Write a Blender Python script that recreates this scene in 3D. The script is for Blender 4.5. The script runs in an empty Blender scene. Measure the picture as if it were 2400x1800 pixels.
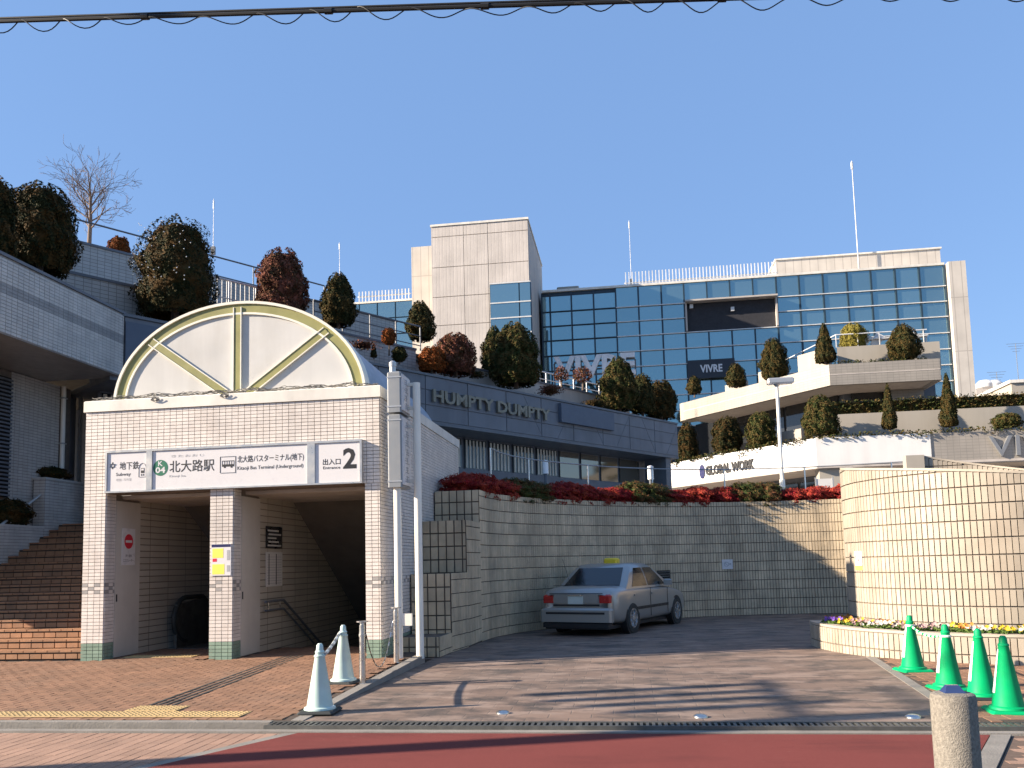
import bpy, math, random
import numpy as np
from mathutils import Vector, Matrix
random.seed(7); RNG = np.random.default_rng(11)
S = bpy.context.scene
COL = S.collection
# ------------------------------------------------------------------ camera
F, TH, RO, PX, PY, EYE = 1950., math.radians(5.5), math.radians(1.45), 1200., 1132., 1.5
YAW = math.atan2(.137, .991)
cam = bpy.data.cameras.new('camera'); cam.sensor_width = 36; cam.lens = 36*F/2400
cam.shift_y = (PY-900)/2400; cam.clip_end = 2000; cam.clip_start = .05
camo = bpy.data.objects.new('camera', cam); COL.objects.link(camo)
MROT = Matrix.Rotation(YAW, 3, 'Z') @ Matrix.Rotation(math.pi/2+TH, 3, 'X') @ Matrix.Rotation(-RO, 3, 'Z')
camo.matrix_world = Matrix.Translation((0, 0, EYE)) @ MROT.to_4x4()
S.camera = camo
# ------------------------------------------------------------------ world, sun, exposure
SUN_EL, SUN_AZ = math.radians(23.0), math.radians(16.5)      # light travels towards (cos az, sin az)
W = bpy.data.worlds.new('World'); S.world = W; W.use_nodes = True
wn = W.node_tree; bg = wn.nodes['Background']
sk = wn.nodes.new('ShaderNodeTexSky'); sk.sky_type = 'NISHITA'; sk.sun_disc = False
sk.sun_elevation = SUN_EL; sk.sun_rotation = math.radians(253.5)
sk.air_density = 1.0; sk.dust_density = .35; sk.ozone_density = 2.6; sk.altitude = 50
mx = wn.nodes.new('ShaderNodeMix'); mx.data_type = 'RGBA'; mx.inputs[0].default_value = .62
mx.inputs[7].default_value = (1.46, 2.62, 5.05, 1)          # a clear hazeless blue evens out the sky's gradient
wn.links.new(sk.outputs[0], mx.inputs[6]); wn.links.new(mx.outputs[2], bg.inputs[0]); bg.inputs[1].default_value = .068
sl = bpy.data.lights.new('sun', 'SUN'); sl.energy = 5.0; sl.angle = math.radians(.55); sl.color = (1, .855, .69)
so = bpy.data.objects.new('sun', sl); COL.objects.link(so)
LD = Vector((math.cos(SUN_AZ)*math.cos(SUN_EL), math.sin(SUN_AZ)*math.cos(SUN_EL), -math.sin(SUN_EL)))
so.rotation_euler = LD.to_track_quat('-Z', 'Y').to_euler()
S.view_settings.view_transform = 'Standard'; S.view_settings.look = 'None'
S.view_settings.exposure = 1.46; S.view_settings.gamma = 1
# ------------------------------------------------------------------ placing helpers (site frame: x along the facade, y into depth)
def c2s(x, y): return Vector((.9906*x-.1369*y, .1369*x+.9906*y))
def ray(px, py): return MROT @ Vector(((px-PX)/F, -(py-PY)/F, -1.))
EYEV = Vector((0, 0, EYE))
def gnd(px, py, z=0.):
    d = ray(px, py); return EYEV + d*((z-EYE)/d.z)
def atb(px, py, b):
    d = ray(px, py); return EYEV + d*(b/d.y)
def onp(px, py, p, n):
    d = ray(px, py); return EYEV + d*((Vector(p)-EYEV).dot(n)/d.dot(n))
MT = MROT.transposed()
def proj(p):
    q = MT @ (Vector(p)-EYEV)
    if q.z > -.1: return (-9e3, -9e3)
    return (PX+F*q.x/-q.z, PY-F*q.y/-q.z)
# ------------------------------------------------------------------ materials
MATS = {}
def nmat(name):
    m = bpy.data.materials.new(name); m.use_nodes = True
    nt = m.node_tree; b = nt.nodes['Principled BSDF']; MATS[name] = m
    return m, nt, b
def N(nt, t, **k):
    n = nt.nodes.new(t)
    for a, v in k.items(): setattr(n, a, v)
    return n
def math_(nt, op, a, b=None):
    n = N(nt, 'ShaderNodeMath', operation=op)
    for i, v in enumerate((a, b)):
        if v is None: continue
        if isinstance(v, (int, float)): n.inputs[i].default_value = v
        else: nt.links.new(v, n.inputs[i])
    return n.outputs[0]
def mixc(nt, f, a, b, mode='MIX'):
    n = N(nt, 'ShaderNodeMix', data_type='RGBA', blend_type=mode)
    for i, v in ((0, f), (6, a), (7, b)):
        if isinstance(v, (int, float)): n.inputs[i].default_value = v
        elif isinstance(v, tuple): n.inputs[i].default_value = (*v, 1)
        else: nt.links.new(v, n.inputs[i])
    return n.outputs[2]
def noise(nt, scale, detail=4, vec=None, rough=.55, sc3=None):
    n = N(nt, 'ShaderNodeTexNoise'); n.inputs['Scale'].default_value = scale
    n.inputs['Detail'].default_value = detail; n.inputs['Roughness'].default_value = rough
    if vec is None: vec = N(nt, 'ShaderNodeNewGeometry').outputs['Position']
    if sc3:
        mp = N(nt, 'ShaderNodeMapping'); mp.inputs['Scale'].default_value = sc3
        nt.links.new(vec, mp.inputs[0]); vec = mp.outputs[0]
    nt.links.new(vec, n.inputs['Vector'])
    return n.outputs['Fac']
def ramp(nt, v, lo, hi, a=0., b=1.):
    n = N(nt, 'ShaderNodeMapRange'); nt.links.new(v, n.inputs[0])
    for i, x in enumerate((lo, hi, a, b)): n.inputs[1+i].default_value = x
    return n.outputs[0]
def rnd(nt):   # one random number for each piece, whether an object of its own or an island
    a = N(nt, 'ShaderNodeObjectInfo').outputs['Random']; b = N(nt, 'ShaderNodeNewGeometry').outputs['Random Per Island']
    return math_(nt, 'FRACT', math_(nt, 'ADD', a, b))
def mat(name, col, rough=.6, metal=0., var=.12, scale=2.5, bump=0., bscale=60, piece=0., dirt=None, dirtamt=.35, streak=0., spec=.4, coat=0.):
    m, nt, b = nmat(name); b.inputs['Roughness'].default_value = rough; b.inputs['Metallic'].default_value = metal
    b.inputs['Specular IOR Level'].default_value = spec; b.inputs['Coat Weight'].default_value = coat
    f = ramp(nt, noise(nt, scale, 5), .3, .7, 1-var, 1+var)
    if piece: f = math_(nt, 'MULTIPLY', f, ramp(nt, rnd(nt), 0, 1, 1-piece, 1+piece))
    if streak: f = math_(nt, 'MULTIPLY', f, ramp(nt, noise(nt, 1, 5, sc3=(2.2, 2.2, .18)), .42, .72, 1, 1-streak))
    hs = N(nt, 'ShaderNodeHueSaturation'); hs.inputs['Color'].default_value = (*col, 1); nt.links.new(f, hs.inputs['Value'])
    c = hs.outputs[0]
    if dirt: c = mixc(nt, math_(nt, 'MULTIPLY', ramp(nt, noise(nt, scale*.6, 6, rough=.7), .48, .7), dirtamt), c, dirt)
    nt.links.new(c, b.inputs['Base Color'])
    if bump:
        bp = N(nt, 'ShaderNodeBump'); bp.inputs['Strength'].default_value = bump; bp.inputs['Distance'].default_value = .01
        nt.links.new(noise(nt, bscale, 4), bp.inputs['Height']); nt.links.new(bp.outputs[0], b.inputs['Normal'])
    rr = ramp(nt, noise(nt, scale*3, 3), .3, .7, max(rough-.08, .02), min(rough+.1, 1)); nt.links.new(rr, b.inputs['Roughness'])
    return m
def brickmat(name, col, mortar, w, h, gap=.006, var=.08, rough=.5, offset=0., bump=.5, streak=.1):
    m, nt, b = nmat(name); b.inputs['Roughness'].default_value = rough
    uv = N(nt, 'ShaderNodeUVMap').outputs[0]
    t = N(nt, 'ShaderNodeTexBrick', offset=offset); nt.links.new(uv, t.inputs['Vector'])
    t.inputs['Scale'].default_value = 1; t.inputs['Brick Width'].default_value = w; t.inputs['Row Height'].default_value = h
    t.inputs['Mortar Size'].default_value = gap; t.inputs['Mortar Smooth'].default_value = .2
    t.inputs['Color1'].default_value = (*[c*(1-var) for c in col], 1); t.inputs['Color2'].default_value = (*[c*(1+var) for c in col], 1)
    t.inputs['Mortar'].default_value = (*mortar, 1)
    f = ramp(nt, noise(nt, .8, 5), .3, .7, .9, 1.08)
    if streak: f = math_(nt, 'MULTIPLY', f, ramp(nt, noise(nt, 1, 5, sc3=(1.5, 1.5, .12)), .45, .75, 1, 1-streak))
    hs = N(nt, 'ShaderNodeHueSaturation'); nt.links.new(t.outputs[0], hs.inputs['Color']); nt.links.new(f, hs.inputs['Value'])
    nt.links.new(hs.outputs[0], b.inputs['Base Color'])
    bp = N(nt, 'ShaderNodeBump', invert=True); bp.inputs['Strength'].default_value = bump; bp.inputs['Distance'].default_value = .008
    nt.links.new(t.outputs['Fac'], bp.inputs['Height']); nt.links.new(bp.outputs[0], b.inputs['Normal'])
    return m
def leafmat(name, c1, c2, c3=None, rough=.55):
    m, nt, b = nmat(name); b.inputs['Roughness'].default_value = .75; b.inputs['Specular IOR Level'].default_value = .1
    g = N(nt, 'ShaderNodeNewGeometry').outputs['Random Per Island']
    c = mixc(nt, g, c1, c2)
    if c3: c = mixc(nt, ramp(nt, math_(nt, 'ADD', noise(nt, 3.5, 3), math_(nt, 'MULTIPLY', g, .25)), .56, .76), c, c3)
    nt.links.new(c, b.inputs['Base Color'])
    return m
def emit(name, col, s):
    m, nt, b = nmat(name); b.inputs['Base Color'].default_value = (*col, 1)
    b.inputs['Emission Color'].default_value = (*col, 1); b.inputs['Emission Strength'].default_value = s
    return m
def glassmat(name, col, rough=.05, metal=.85, piece=.06):
    m, nt, b = nmat(name); b.inputs['Metallic'].default_value = metal; b.inputs['Roughness'].default_value = rough
    hs = N(nt, 'ShaderNodeHueSaturation'); hs.inputs['Color'].default_value = (*col, 1)
    nt.links.new(ramp(nt, rnd(nt), 0, 1, 1-piece, 1+piece), hs.inputs['Value']); nt.links.new(hs.outputs[0], b.inputs['Base Color'])
    bp = N(nt, 'ShaderNodeBump'); bp.inputs['Strength'].default_value = .025; bp.inputs['Distance'].default_value = .05
    nt.links.new(noise(nt, .7, 1), bp.inputs['Height']); nt.links.new(bp.outputs[0], b.inputs['Normal'])
    return m
mat('tile_pink', (.72, .655, .59), .38, piece=.055, var=.07, streak=.17, dirt=(.42, .34, .28), dirtamt=.3)
mat('tile_green', (.22, .30, .23), .35, piece=.08)
mat('tile_motif', (.33, .31, .29), .4, piece=.05)
mat('grout', (.18, .15, .125), .9, var=.15, scale=8)
mat('tile_beige', (.37, .322, .255), .5, piece=.10, var=.08, streak=.2, dirt=(.24, .19, .14), dirtamt=.4)
mat('grout_beige', (.20, .165, .13), .9)
mat('grout_dark', (.12, .10, .08), .9)
mat('tile_white', (.53, .50, .455), .4, piece=.05, streak=.14, dirt=(.28, .28, .28), dirtamt=.3)
mat('tile_grey', (.29, .28, .265), .4, piece=.05, streak=.1)
mat('cap_white', (.74, .70, .62), .45, var=.06, streak=.2, dirt=(.45, .42, .36), dirtamt=.3)
mat('cream_panel', (.57, .555, .52), .5, var=.06, scale=1.2, streak=.16, dirt=(.42, .39, .33), dirtamt=.35)
mat('steel_door', (.55, .51, .45), .45, var=.06, streak=.08)
mat('stairwell_shade', (.16, .145, .125), .8)  # stairwell darkness put into the colour of its ceiling and stairs
mat('olive', (.29, .275, .10), .45, var=.12, streak=.2)
mat('white_rim', (.78, .74, .62), .4, var=.05)
mat('vault_sheet', (.30, .34, .40), .45, var=.08, streak=.1)
mat('alu', (.48, .47, .45), .35, metal=.6, var=.06)
mat('steel', (.62, .60, .57), .28, metal=1, var=.08)
mat('sign_white', (.66, .64, .63), .3, var=.02)
mat('ink', (.018, .018, .02), .5, var=.02)
mat('ink_green', (.03, .16, .09), .4, var=.02)
mat('ink_red', (.62, .03, .05), .4, var=.03)
mat('ink_blue', (.012, .014, .08), .4, var=.03)
mat('ink_yellow', (.85, .72, .12), .4, var=.03)
mat('ink_grey', (.35, .35, .36), .5, var=.02)
mat('poster_black', (.02, .02, .022), .3)
mat('paper', (.62, .60, .56), .6, var=.04)
mat('pole_white', (.82, .78, .68), .35, var=.04, streak=.1)
mat('box_grey', (.27, .28, .285), .4, metal=.2, var=.05, streak=.1)
mat('cone_white', (.47, .60, .55), .4, var=.06, scale=6, dirt=(.4, .4, .36), dirtamt=.3)
mat('cone_green', (.0, .33, .115), .5, var=.08, scale=5, dirt=(.01, .14, .06), dirtamt=.35, spec=.2)
mat('rubber', (.025, .03, .03), .7, var=.1)
mat('reflective', (.74, .78, .74), .3, var=.04)
mat('granite', (.20, .18, .15), .85, var=.3, scale=55, bump=.9, bscale=110)
mat('brick_red', (.23, .125, .075), .8, var=.16, scale=1.3, piece=.16, bump=.3, bscale=90, dirt=(.2, .13, .09), dirtamt=.45)
mat('brick_pale', (.30, .185, .13), .8, var=.1, scale=1.5, piece=.1, bump=.3, bscale=90, dirt=(.3, .2, .15), dirtamt=.3)
mat('brick_stair', (0.320, 0.160, 0.080), .75, var=.12, scale=3, piece=.14, bump=.2, dirt=(.15, .09, .06), dirtamt=.5)
mat('mortar', (.07, .05, .038), .95, var=.2, scale=20)
mat('mortar_pale', (0.120, 0.081, 0.060), .95, var=.2, scale=20)
mat('kerb', (0.223, 0.205, 0.180), .85, var=.14, scale=4, bump=.5, dirt=(.18, .16, .13), dirtamt=.45)
mat('asphalt', (.05, .05, .052), .9, var=.15, scale=30, bump=.8, bscale=200)
mat('earth', (.10, .085, .065), .95, var=.25, scale=3, bump=.8, bscale=20)
mat('road_white', (.74, .72, .69), .7, var=.08, scale=12)
mat('tactile', (.44, .31, .14), .7, var=.1, scale=5, piece=.06, dirt=(.4, .28, .12), dirtamt=.4)
mat('iron', (.13, .13, .12), .55, metal=.7, var=.2, scale=8)
mat('pit', (.012, .012, .012), .95)
mat('concrete', (.48, .43, .38), .8, var=.07, scale=.5, streak=.2, bump=.3, dirt=(.42, .37, .33), dirtamt=.35)
mat('cream_wall', (.37, .335, .28), .75, var=.05, scale=.6, streak=.1)
mat('white_wall', (.72, .70, .66), .6, var=.04, scale=.8, streak=.08)
mat('grey_panel', (.145, .155, .175), .5, var=.08, scale=.8, streak=.2, piece=.06, dirt=(.1, .105, .115), dirtamt=.4)
mat('grey_frame', (.12, .13, .145), .5, var=.1)
mat('blue_grey', (.085, .105, .14), .5, var=.06)
mat('depth_shade', (.03, .03, .035), .8)  # near-black colour stands in for the shade of deep openings
mat('black_sign', (.02, .022, .03), .35)
mat('mullion', (.02, .04, .06), .4)
mat('rail_white', (.60, .60, .59), .45)
mat('blind', (.62, .58, .48), .7, piece=.1)
mat('letter_pale', (.60, .61, .62), .5)
mat('gold_letter', (.21, .19, .145), .45, metal=.3)
mat('silver_letter', (.24, .245, .25), .4, metal=.4)
mat('bark', (.14, .105, .08), .9, var=.25, scale=12, bump=.8, bscale=40)
mat('bark_pale', (.19, .14, .11), .9, var=.25, scale=8, bump=.8, bscale=40)
def plain(name, col, rough, metal, coat):
    m, nt, b = nmat(name); b.inputs['Base Color'].default_value = (*col, 1); b.inputs['Roughness'].default_value = rough; b.inputs['Metallic'].default_value = metal; b.inputs['Coat Weight'].default_value = coat; b.inputs['Coat Roughness'].default_value = .06
plain('car_paint', (.33, .33, .315), .34, .45, .7)
mat('car_black', (.018, .018, .02), .5)
mat('car_glass', (.012, .016, .018), .05, var=0, spec=.8)
mat('tail_red', (.42, .015, .015), .2, var=.02, coat=.5)
mat('lamp_yellow', (.75, .55, .04), .3)
mat('plate', (.55, .6, .55), .4)
mat('rim', (.62, .62, .62), .25, metal=.9)
mat('cable', (.01, .01, .011), .6)
mat('net', (.18, .17, .15), .8)
mat('lamp_glass', (.85, .83, .8), .3)
mat('solar', (.03, .05, .13), .2)
mat('pansy_yellow', (.55, .38, .02), .7, piece=.2); mat('pansy_orange', (.42, .17, .03), .7, piece=.25)
mat('pansy_white', (.5, .48, .42), .7, piece=.15); mat('pansy_purple', (.12, .05, .3), .6, piece=.2); mat('pansy_pink', (.36, .23, .22), .7, piece=.2)
leafmat('leaf_dark', (.012, .017, .007), (.034, .037, .012), (.075, .042, .013))
leafmat('leaf_green', (.022, .032, .009), (.052, .058, .016), (.09, .06, .02))
leafmat('leaf_conifer', (.018, .025, .009), (.045, .045, .015), (.085, .055, .017))
leafmat('leaf_red', (.09, .025, .014), (.05, .05, .02), (.20, .075, .05))
leafmat('leaf_gold', (.16, .13, .03), (.22, .19, .04))
leafmat('leaf_orange', (.28, .07, .015), (.12, .05, .015))
leafmat('nandina_red', (.25, .016, .02), (.10, .013, .014), (.38, .065, .035))
leafmat('nandina_green', (.035, .055, .015), (.09, .10, .03), (.14, .06, .03))
leafmat('grass', (.05, .09, .02), (.09, .13, .03))
glassmat('glass_blue', (.262, .395, .41))
glassmat('glass_dark', (.07, .075, .08), metal=.7)
glassmat('glass_beige_reflection', (.28, .25, .20), metal=.7)  # beige reflections are put into the pane colour
emit('tube_lit', (1, .95, .75), 1.6); emit('led', (1, .95, .85), 3)
brickmat('wall_tile_white', (.45, .425, .39), (.22, .21, .19), .2, .1, .008)
brickmat('wall_tile_cream', (.30, .27, .23), (.23, .21, .18), .3, .15, .012, var=.03, bump=.2)
brickmat('end_panels', (.56, .51, .44), (.40, .36, .31), .62, 3.9, .03, var=.02, bump=.2)
brickmat('wall_tile_in', (.47, .42, .345), (.18, .155, .12), .6, .11, .008)
brickmat('concrete_rib', (.56, .505, .45), (.44, .395, .35), .25, 30, .02, var=.03, streak=.2)
# worn driveway of small setts in running bond, stained along the wheel tracks
def driveway():
    m, nt, b = nmat('driveway'); b.inputs['Roughness'].default_value = .75
    pos = N(nt, 'ShaderNodeNewGeometry').outputs['Position']
    t = N(nt, 'ShaderNodeTexBrick', offset=.5); nt.links.new(pos, t.inputs['Vector'])
    t.inputs['Scale'].default_value = 1; t.inputs['Brick Width'].default_value = .42; t.inputs['Row Height'].default_value = .21
    t.inputs['Mortar Size'].default_value = .008; t.inputs['Mortar Smooth'].default_value = .6
    t.inputs['Color1'].default_value = (.155, .105, .078, 1); t.inputs['Color2'].default_value = (.205, .14, .103, 1); t.inputs['Mortar'].default_value = (.14, .105, .08, 1)
    c = mixc(nt, ramp(nt, noise(nt, 1, 6, sc3=(1.3, 2.1, 1), rough=.72), .46, .60), t.outputs[0], (.062, .049, .041))
    c = mixc(nt, math_(nt, 'MULTIPLY', ramp(nt, noise(nt, 1, 5, sc3=(1.1, 2.4, 1), rough=.7), .50, .60), .9), c, (.26, .19, .148))
    c = mixc(nt, math_(nt, 'MULTIPLY', ramp(nt, noise(nt, .35, 3), .4, .7), .35), c, (.125, .10, .082))
    nt.links.new(c, b.inputs['Base Color'])
    bp = N(nt, 'ShaderNodeBump'); bp.inputs['Strength'].default_value = .5; bp.inputs['Distance'].default_value = .02
    nt.links.new(math_(nt, 'ADD', noise(nt, 1, 5, sc3=(3, 9, 1)), math_(nt, 'MULTIPLY', t.outputs['Fac'], -.3)), bp.inputs['Height']); nt.links.new(bp.outputs[0], b.inputs['Normal'])
driveway()
def redpave():
    m, nt, b = nmat('red_pave'); b.inputs['Roughness'].default_value = .95; b.inputs['Specular IOR Level'].default_value = .12
    c = mixc(nt, ramp(nt, noise(nt, 160, 2), .3, .7), (.14, .036, .031), (.205, .058, .051))
    c = mixc(nt, math_(nt, 'MULTIPLY', ramp(nt, noise(nt, 1.1, 5), .45, .7), .35), c, (.13, .037, .033)); c = mixc(nt, math_(nt, 'MULTIPLY', ramp(nt, noise(nt, 1, 6, sc3=(.5, 1.6, 1), rough=.7), .5, .68), .45), c, (.085, .028, .026))
    c = mixc(nt, math_(nt, 'MULTIPLY', ramp(nt, noise(nt, 9, 5, rough=.8), .62, .74), .5), c, (.22, .10, .09)); nt.links.new(c, b.inputs['Base Color'])
    bp = N(nt, 'ShaderNodeBump'); bp.inputs['Strength'].default_value = .5; bp.inputs['Distance'].default_value = .006
    nt.links.new(noise(nt, 220, 3), bp.inputs['Height']); nt.links.new(bp.outputs[0], b.inputs['Normal'])
redpave()
# ------------------------------------------------------------------ mesh helpers
WM = {}
def world_of(o): return WM.get(o.name, Matrix())
def link(o, parent=None):
    COL.objects.link(o)
    if parent is not None:
        o.parent = parent; o.matrix_parent_inverse = world_of(parent).inverted()
    WM[o.name] = o.matrix_basis.copy()
    return o
def tag(o, label=None, cat=None, group=None, kind=None):
    if label: o['label'] = label
    if cat: o['category'] = cat
    if group: o['group'] = group
    if kind: o['kind'] = kind
    return o
def thing(name, loc, label, cat, group=None, rz=0.):
    o = bpy.data.objects.new(name, None); o.empty_display_size = .2
    o.matrix_basis = Matrix.Translation(loc) @ Matrix.Rotation(rz, 4, 'Z'); link(o)
    return tag(o, label, cat, group)
def make_mesh(name, V, Fc, mats, mi=None, smooth=False, uv=True):
    me = bpy.data.meshes.new(name); me.from_pydata([tuple(v) for v in V], [], Fc)
    for m in mats: me.materials.append(MATS[m])
    if mi is not None and len(mats) > 1: me.polygons.foreach_set('material_index', mi)
    if smooth: me.polygons.foreach_set('use_smooth', [True]*len(me.polygons))
    if uv and len(me.polygons) < 60000:
        u = me.uv_layers.new(name='UVMap'); n = np.empty(len(me.polygons)*3); me.polygons.foreach_get('normal', n); n = n.reshape(-1, 3)
        lt = np.empty(len(me.polygons), int); me.polygons.foreach_get('loop_total', lt)
        li = np.empty(len(me.loops), int); me.loops.foreach_get('vertex_index', li)
        P = np.array([tuple(v) for v in V])[li]; n = np.repeat(n, lt, axis=0)
        flat = np.abs(n[:, 2]) > .9
        l = np.hypot(n[:, 0], n[:, 1]); l[l < 1e-6] = 1
        t = np.stack([-n[:, 1]/l, n[:, 0]/l], 1)
        uu = np.where(flat, P[:, 0], P[:, 0]*t[:, 0]+P[:, 1]*t[:, 1]); vv = np.where(flat, P[:, 1], P[:, 2])
        u.data.foreach_set('uv', np.stack([uu, vv], 1).ravel())
    return me
class MB:
    def __init__(s, M=None): s.V = []; s.F = []; s.mi = []; s.M = M; s.m = 0
    def add(s, V, Fc):
        o = len(s.V)
        for v in V: s.V.append(s.M @ Vector(v) if s.M is not None else Vector(v))
        for f in Fc: s.F.append([i+o for i in f]); s.mi.append(s.m)
        return s
    def box(s, x0, x1, y0, y1, z0, z1):
        return s.add([(x0,y0,z0),(x1,y0,z0),(x1,y1,z0),(x0,y1,z0),(x0,y0,z1),(x1,y0,z1),(x1,y1,z1),(x0,y1,z1)],
                     [(0,3,2,1),(4,5,6,7),(0,1,5,4),(1,2,6,5),(2,3,7,6),(3,0,4,7)])
    def bbox(s, x0, x1, y0, y1, z0, z1, r=.01):      # box with chamfered upright edges and top
        P = [(x0+r,y0),(x1-r,y0),(x1,y0+r),(x1,y1-r),(x1-r,y1),(x0+r,y1),(x0,y1-r),(x0,y0+r)]
        cx, cy = (x0+x1)/2, (y0+y1)/2
        def ins(p): return (p[0]+(r if p[0] < cx else -r), p[1]+(r if p[1] < cy else -r))
        V = [(*p, z0) for p in P]+[(*p, z1-r) for p in P]+[(*ins(p), z1) for p in P]
        Fc = [tuple(range(7, -1, -1)), tuple(range(16, 24))]
        for k in range(2):
            for i in range(8): j = (i+1) % 8; Fc.append((k*8+i, k*8+j, k*8+8+j, k*8+8+i))
        return s.add(V, Fc)
    def prism(s, pts, z0, z1):          # plan polygon (ccw) pushed up; z may be lists
        n = len(pts); a = z0 if hasattr(z0, '__len__') else [z0]*n; b = z1 if hasattr(z1, '__len__') else [z1]*n
        V = [(p[0], p[1], a[i]) for i, p in enumerate(pts)]+[(p[0], p[1], b[i]) for i, p in enumerate(pts)]
        Fc = [tuple(range(n-1, -1, -1)), tuple(range(n, 2*n))]+[(i, (i+1) % n, n+(i+1) % n, n+i) for i in range(n)]
        return s.add(V, Fc)
    def bar(s, p, q, w, h=None, up=(0, 0, 1)):
        p, q = Vector(p), Vector(q); h = h or w; d = (q-p).normalized(); up = Vector(up)
        if abs(d.dot(up)) > .99: up = Vector((0, 1, 0))
        x = d.cross(up).normalized()*w/2; y = x.cross(d).normalized()*h/2
        return s.add([p-x-y, p+x-y, p+x+y, p-x+y, q-x-y, q+x-y, q+x+y, q-x+y], [(0,1,2,3),(7,6,5,4),(0,4,5,1),(1,5,6,2),(2,6,7,3),(3,7,4,0)])
    def tube(s, pts, r, n=8, cap=True):
        pts = [Vector(p) for p in pts]; R = r if hasattr(r, '__len__') else [r]*len(pts); V = []; Fc = []
        x = None
        for i, p in enumerate(pts):
            d = (pts[min(i+1, len(pts)-1)]-pts[max(i-1, 0)])
            d = d.normalized() if d.length > 1e-9 else Vector((0, 0, 1))
            if x is None: x = d.orthogonal().normalized()
            x = (x-d*x.dot(d)).normalized(); y = d.cross(x)
            for k in range(n):
                a = 2*math.pi*k/n; V.append(p+x*math.cos(a)*R[i]+y*math.sin(a)*R[i])
        for i in range(len(pts)-1):
            for k in range(n): j = (k+1) % n; Fc.append((i*n+k, i*n+j, i*n+n+j, i*n+n+k))
        if cap: Fc += [tuple(range(n-1, -1, -1)), tuple(range((len(pts)-1)*n, len(pts)*n))]
        return s.add(V, Fc)
    def lathe(s, prof, n=24, c=(0, 0, 0)):
        V = []; Fc = []
        for (r, z) in prof:
            for k in range(n): a = 2*math.pi*k/n; V.append((c[0]+r*math.cos(a), c[1]+r*math.sin(a), c[2]+z))
        for i in range(len(prof)-1):
            for k in range(n): j = (k+1) % n; Fc.append((i*n+k, i*n+j, i*n+n+j, i*n+n+k))
        Fc += [tuple(range(n-1, -1, -1)), tuple(range((len(prof)-1)*n, len(prof)*n))]
        return s.add(V, Fc)
    def quad(s, a, b, c, d): return s.add([a, b, c, d], [(0, 1, 2, 3)])
    def ribbon(s, A, B):   # strip between two polylines
        n = len(A); return s.add(list(A)+list(B), [(i, i+1, n+i+1, n+i) for i in range(n-1)])
    def build(s, name, m, parent=None, smooth=False, **t):
        mats = [m] if isinstance(m, str) else list(m)
        me = make_mesh(name, s.V, s.F, mats, s.mi, smooth)
        o = bpy.data.objects.new(name, me); link(o, parent)
        if smooth:
            try: me.set_sharp_from_angle(angle=math.radians(40))
            except Exception: pass
        return tag(o, **t) if t else o
def struct(name, mb, m, label=None): return mb.build(name, m, kind='structure', **({'label': label} if label else {}))
def frame(o, x, z=(0, 0, 1)):     # local x = x, local z = up, local y = into the wall
    x = Vector((x[0], x[1], x[2] if len(x) > 2 else 0)).normalized(); z = Vector(z); y = z.cross(x)
    M = Matrix((x, y, z)).transposed().to_4x4(); M.translation = Vector(o); return M
TEXTS = {}
def text(name, body, M, u0, u1, v0, v1, m, parent, ext=.004, bold=0., keep=False):
    """lettering in the x-z plane of frame M, fitted to the box u0..u1, v0..v1, its face towards -y"""
    cu = bpy.data.curves.new('t', 'FONT'); cu.body = body; cu.extrude = 0; cu.offset = bold; cu.resolution_u = 2; cu.size = 1
    o = bpy.data.objects.new('t', cu); COL.objects.link(o)
    bpy.context.view_layer.update()
    dg = bpy.context.evaluated_depsgraph_get(); e = o.evaluated_get(dg); me = e.to_mesh()
    V = [v.co.copy() for v in me.vertices]; Fc = [list(p.vertices) for p in me.polygons]
    e.to_mesh_clear(); bpy.data.objects.remove(o); bpy.data.curves.remove(cu)
    if not V: return None
    xs = [v.x for v in V]; ys = [v.y for v in V]; sx = (u1-u0)/max(max(xs)-min(xs), 1e-6); sy = (v1-v0)/max(max(ys)-min(ys), 1e-6)
    P = [(u0+(v.x-min(xs))*sx, -ext, v0+(v.y-min(ys))*sy) for v in V]
    n = len(P); mb = MB(M)
    if ext > .012:
        from collections import Counter
        ed = Counter(); 
        for f in Fc:
            for i in range(len(f)): ed[(f[i], f[(i+1) % len(f)])] += 1
        side = [(b, a, a+n, b+n) for (a, b) in ed if (b, a) not in ed]
        mb.add(P+[(p[0], 0, p[2]) for p in P], Fc+side)
    else: mb.add(P, Fc)
    return mb.build(name, m, parent)
def score(p, n, ar):
    x, y = proj(p)
    if not (-10 < x < 2410 and -10 < y < 1810): return 0.
    v = EYEV-Vector(p); d = v.length
    return ar*max(.03, abs(v.normalized().dot(n)))/(d*d)
BOX5 = [(0,1,2,3),(1,0,4,5),(2,1,5,6),(3,2,6,7),(0,3,7,4)]
def cell_verts(w, h, d, r):
    w, h = w/2, h/2
    return [(-w+r,-d,-h+r),(w-r,-d,-h+r),(w-r,-d,h-r),(-w+r,-d,h-r),(-w,0,-h),(w,0,-h),(w,0,h),(-w,0,h)]
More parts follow.
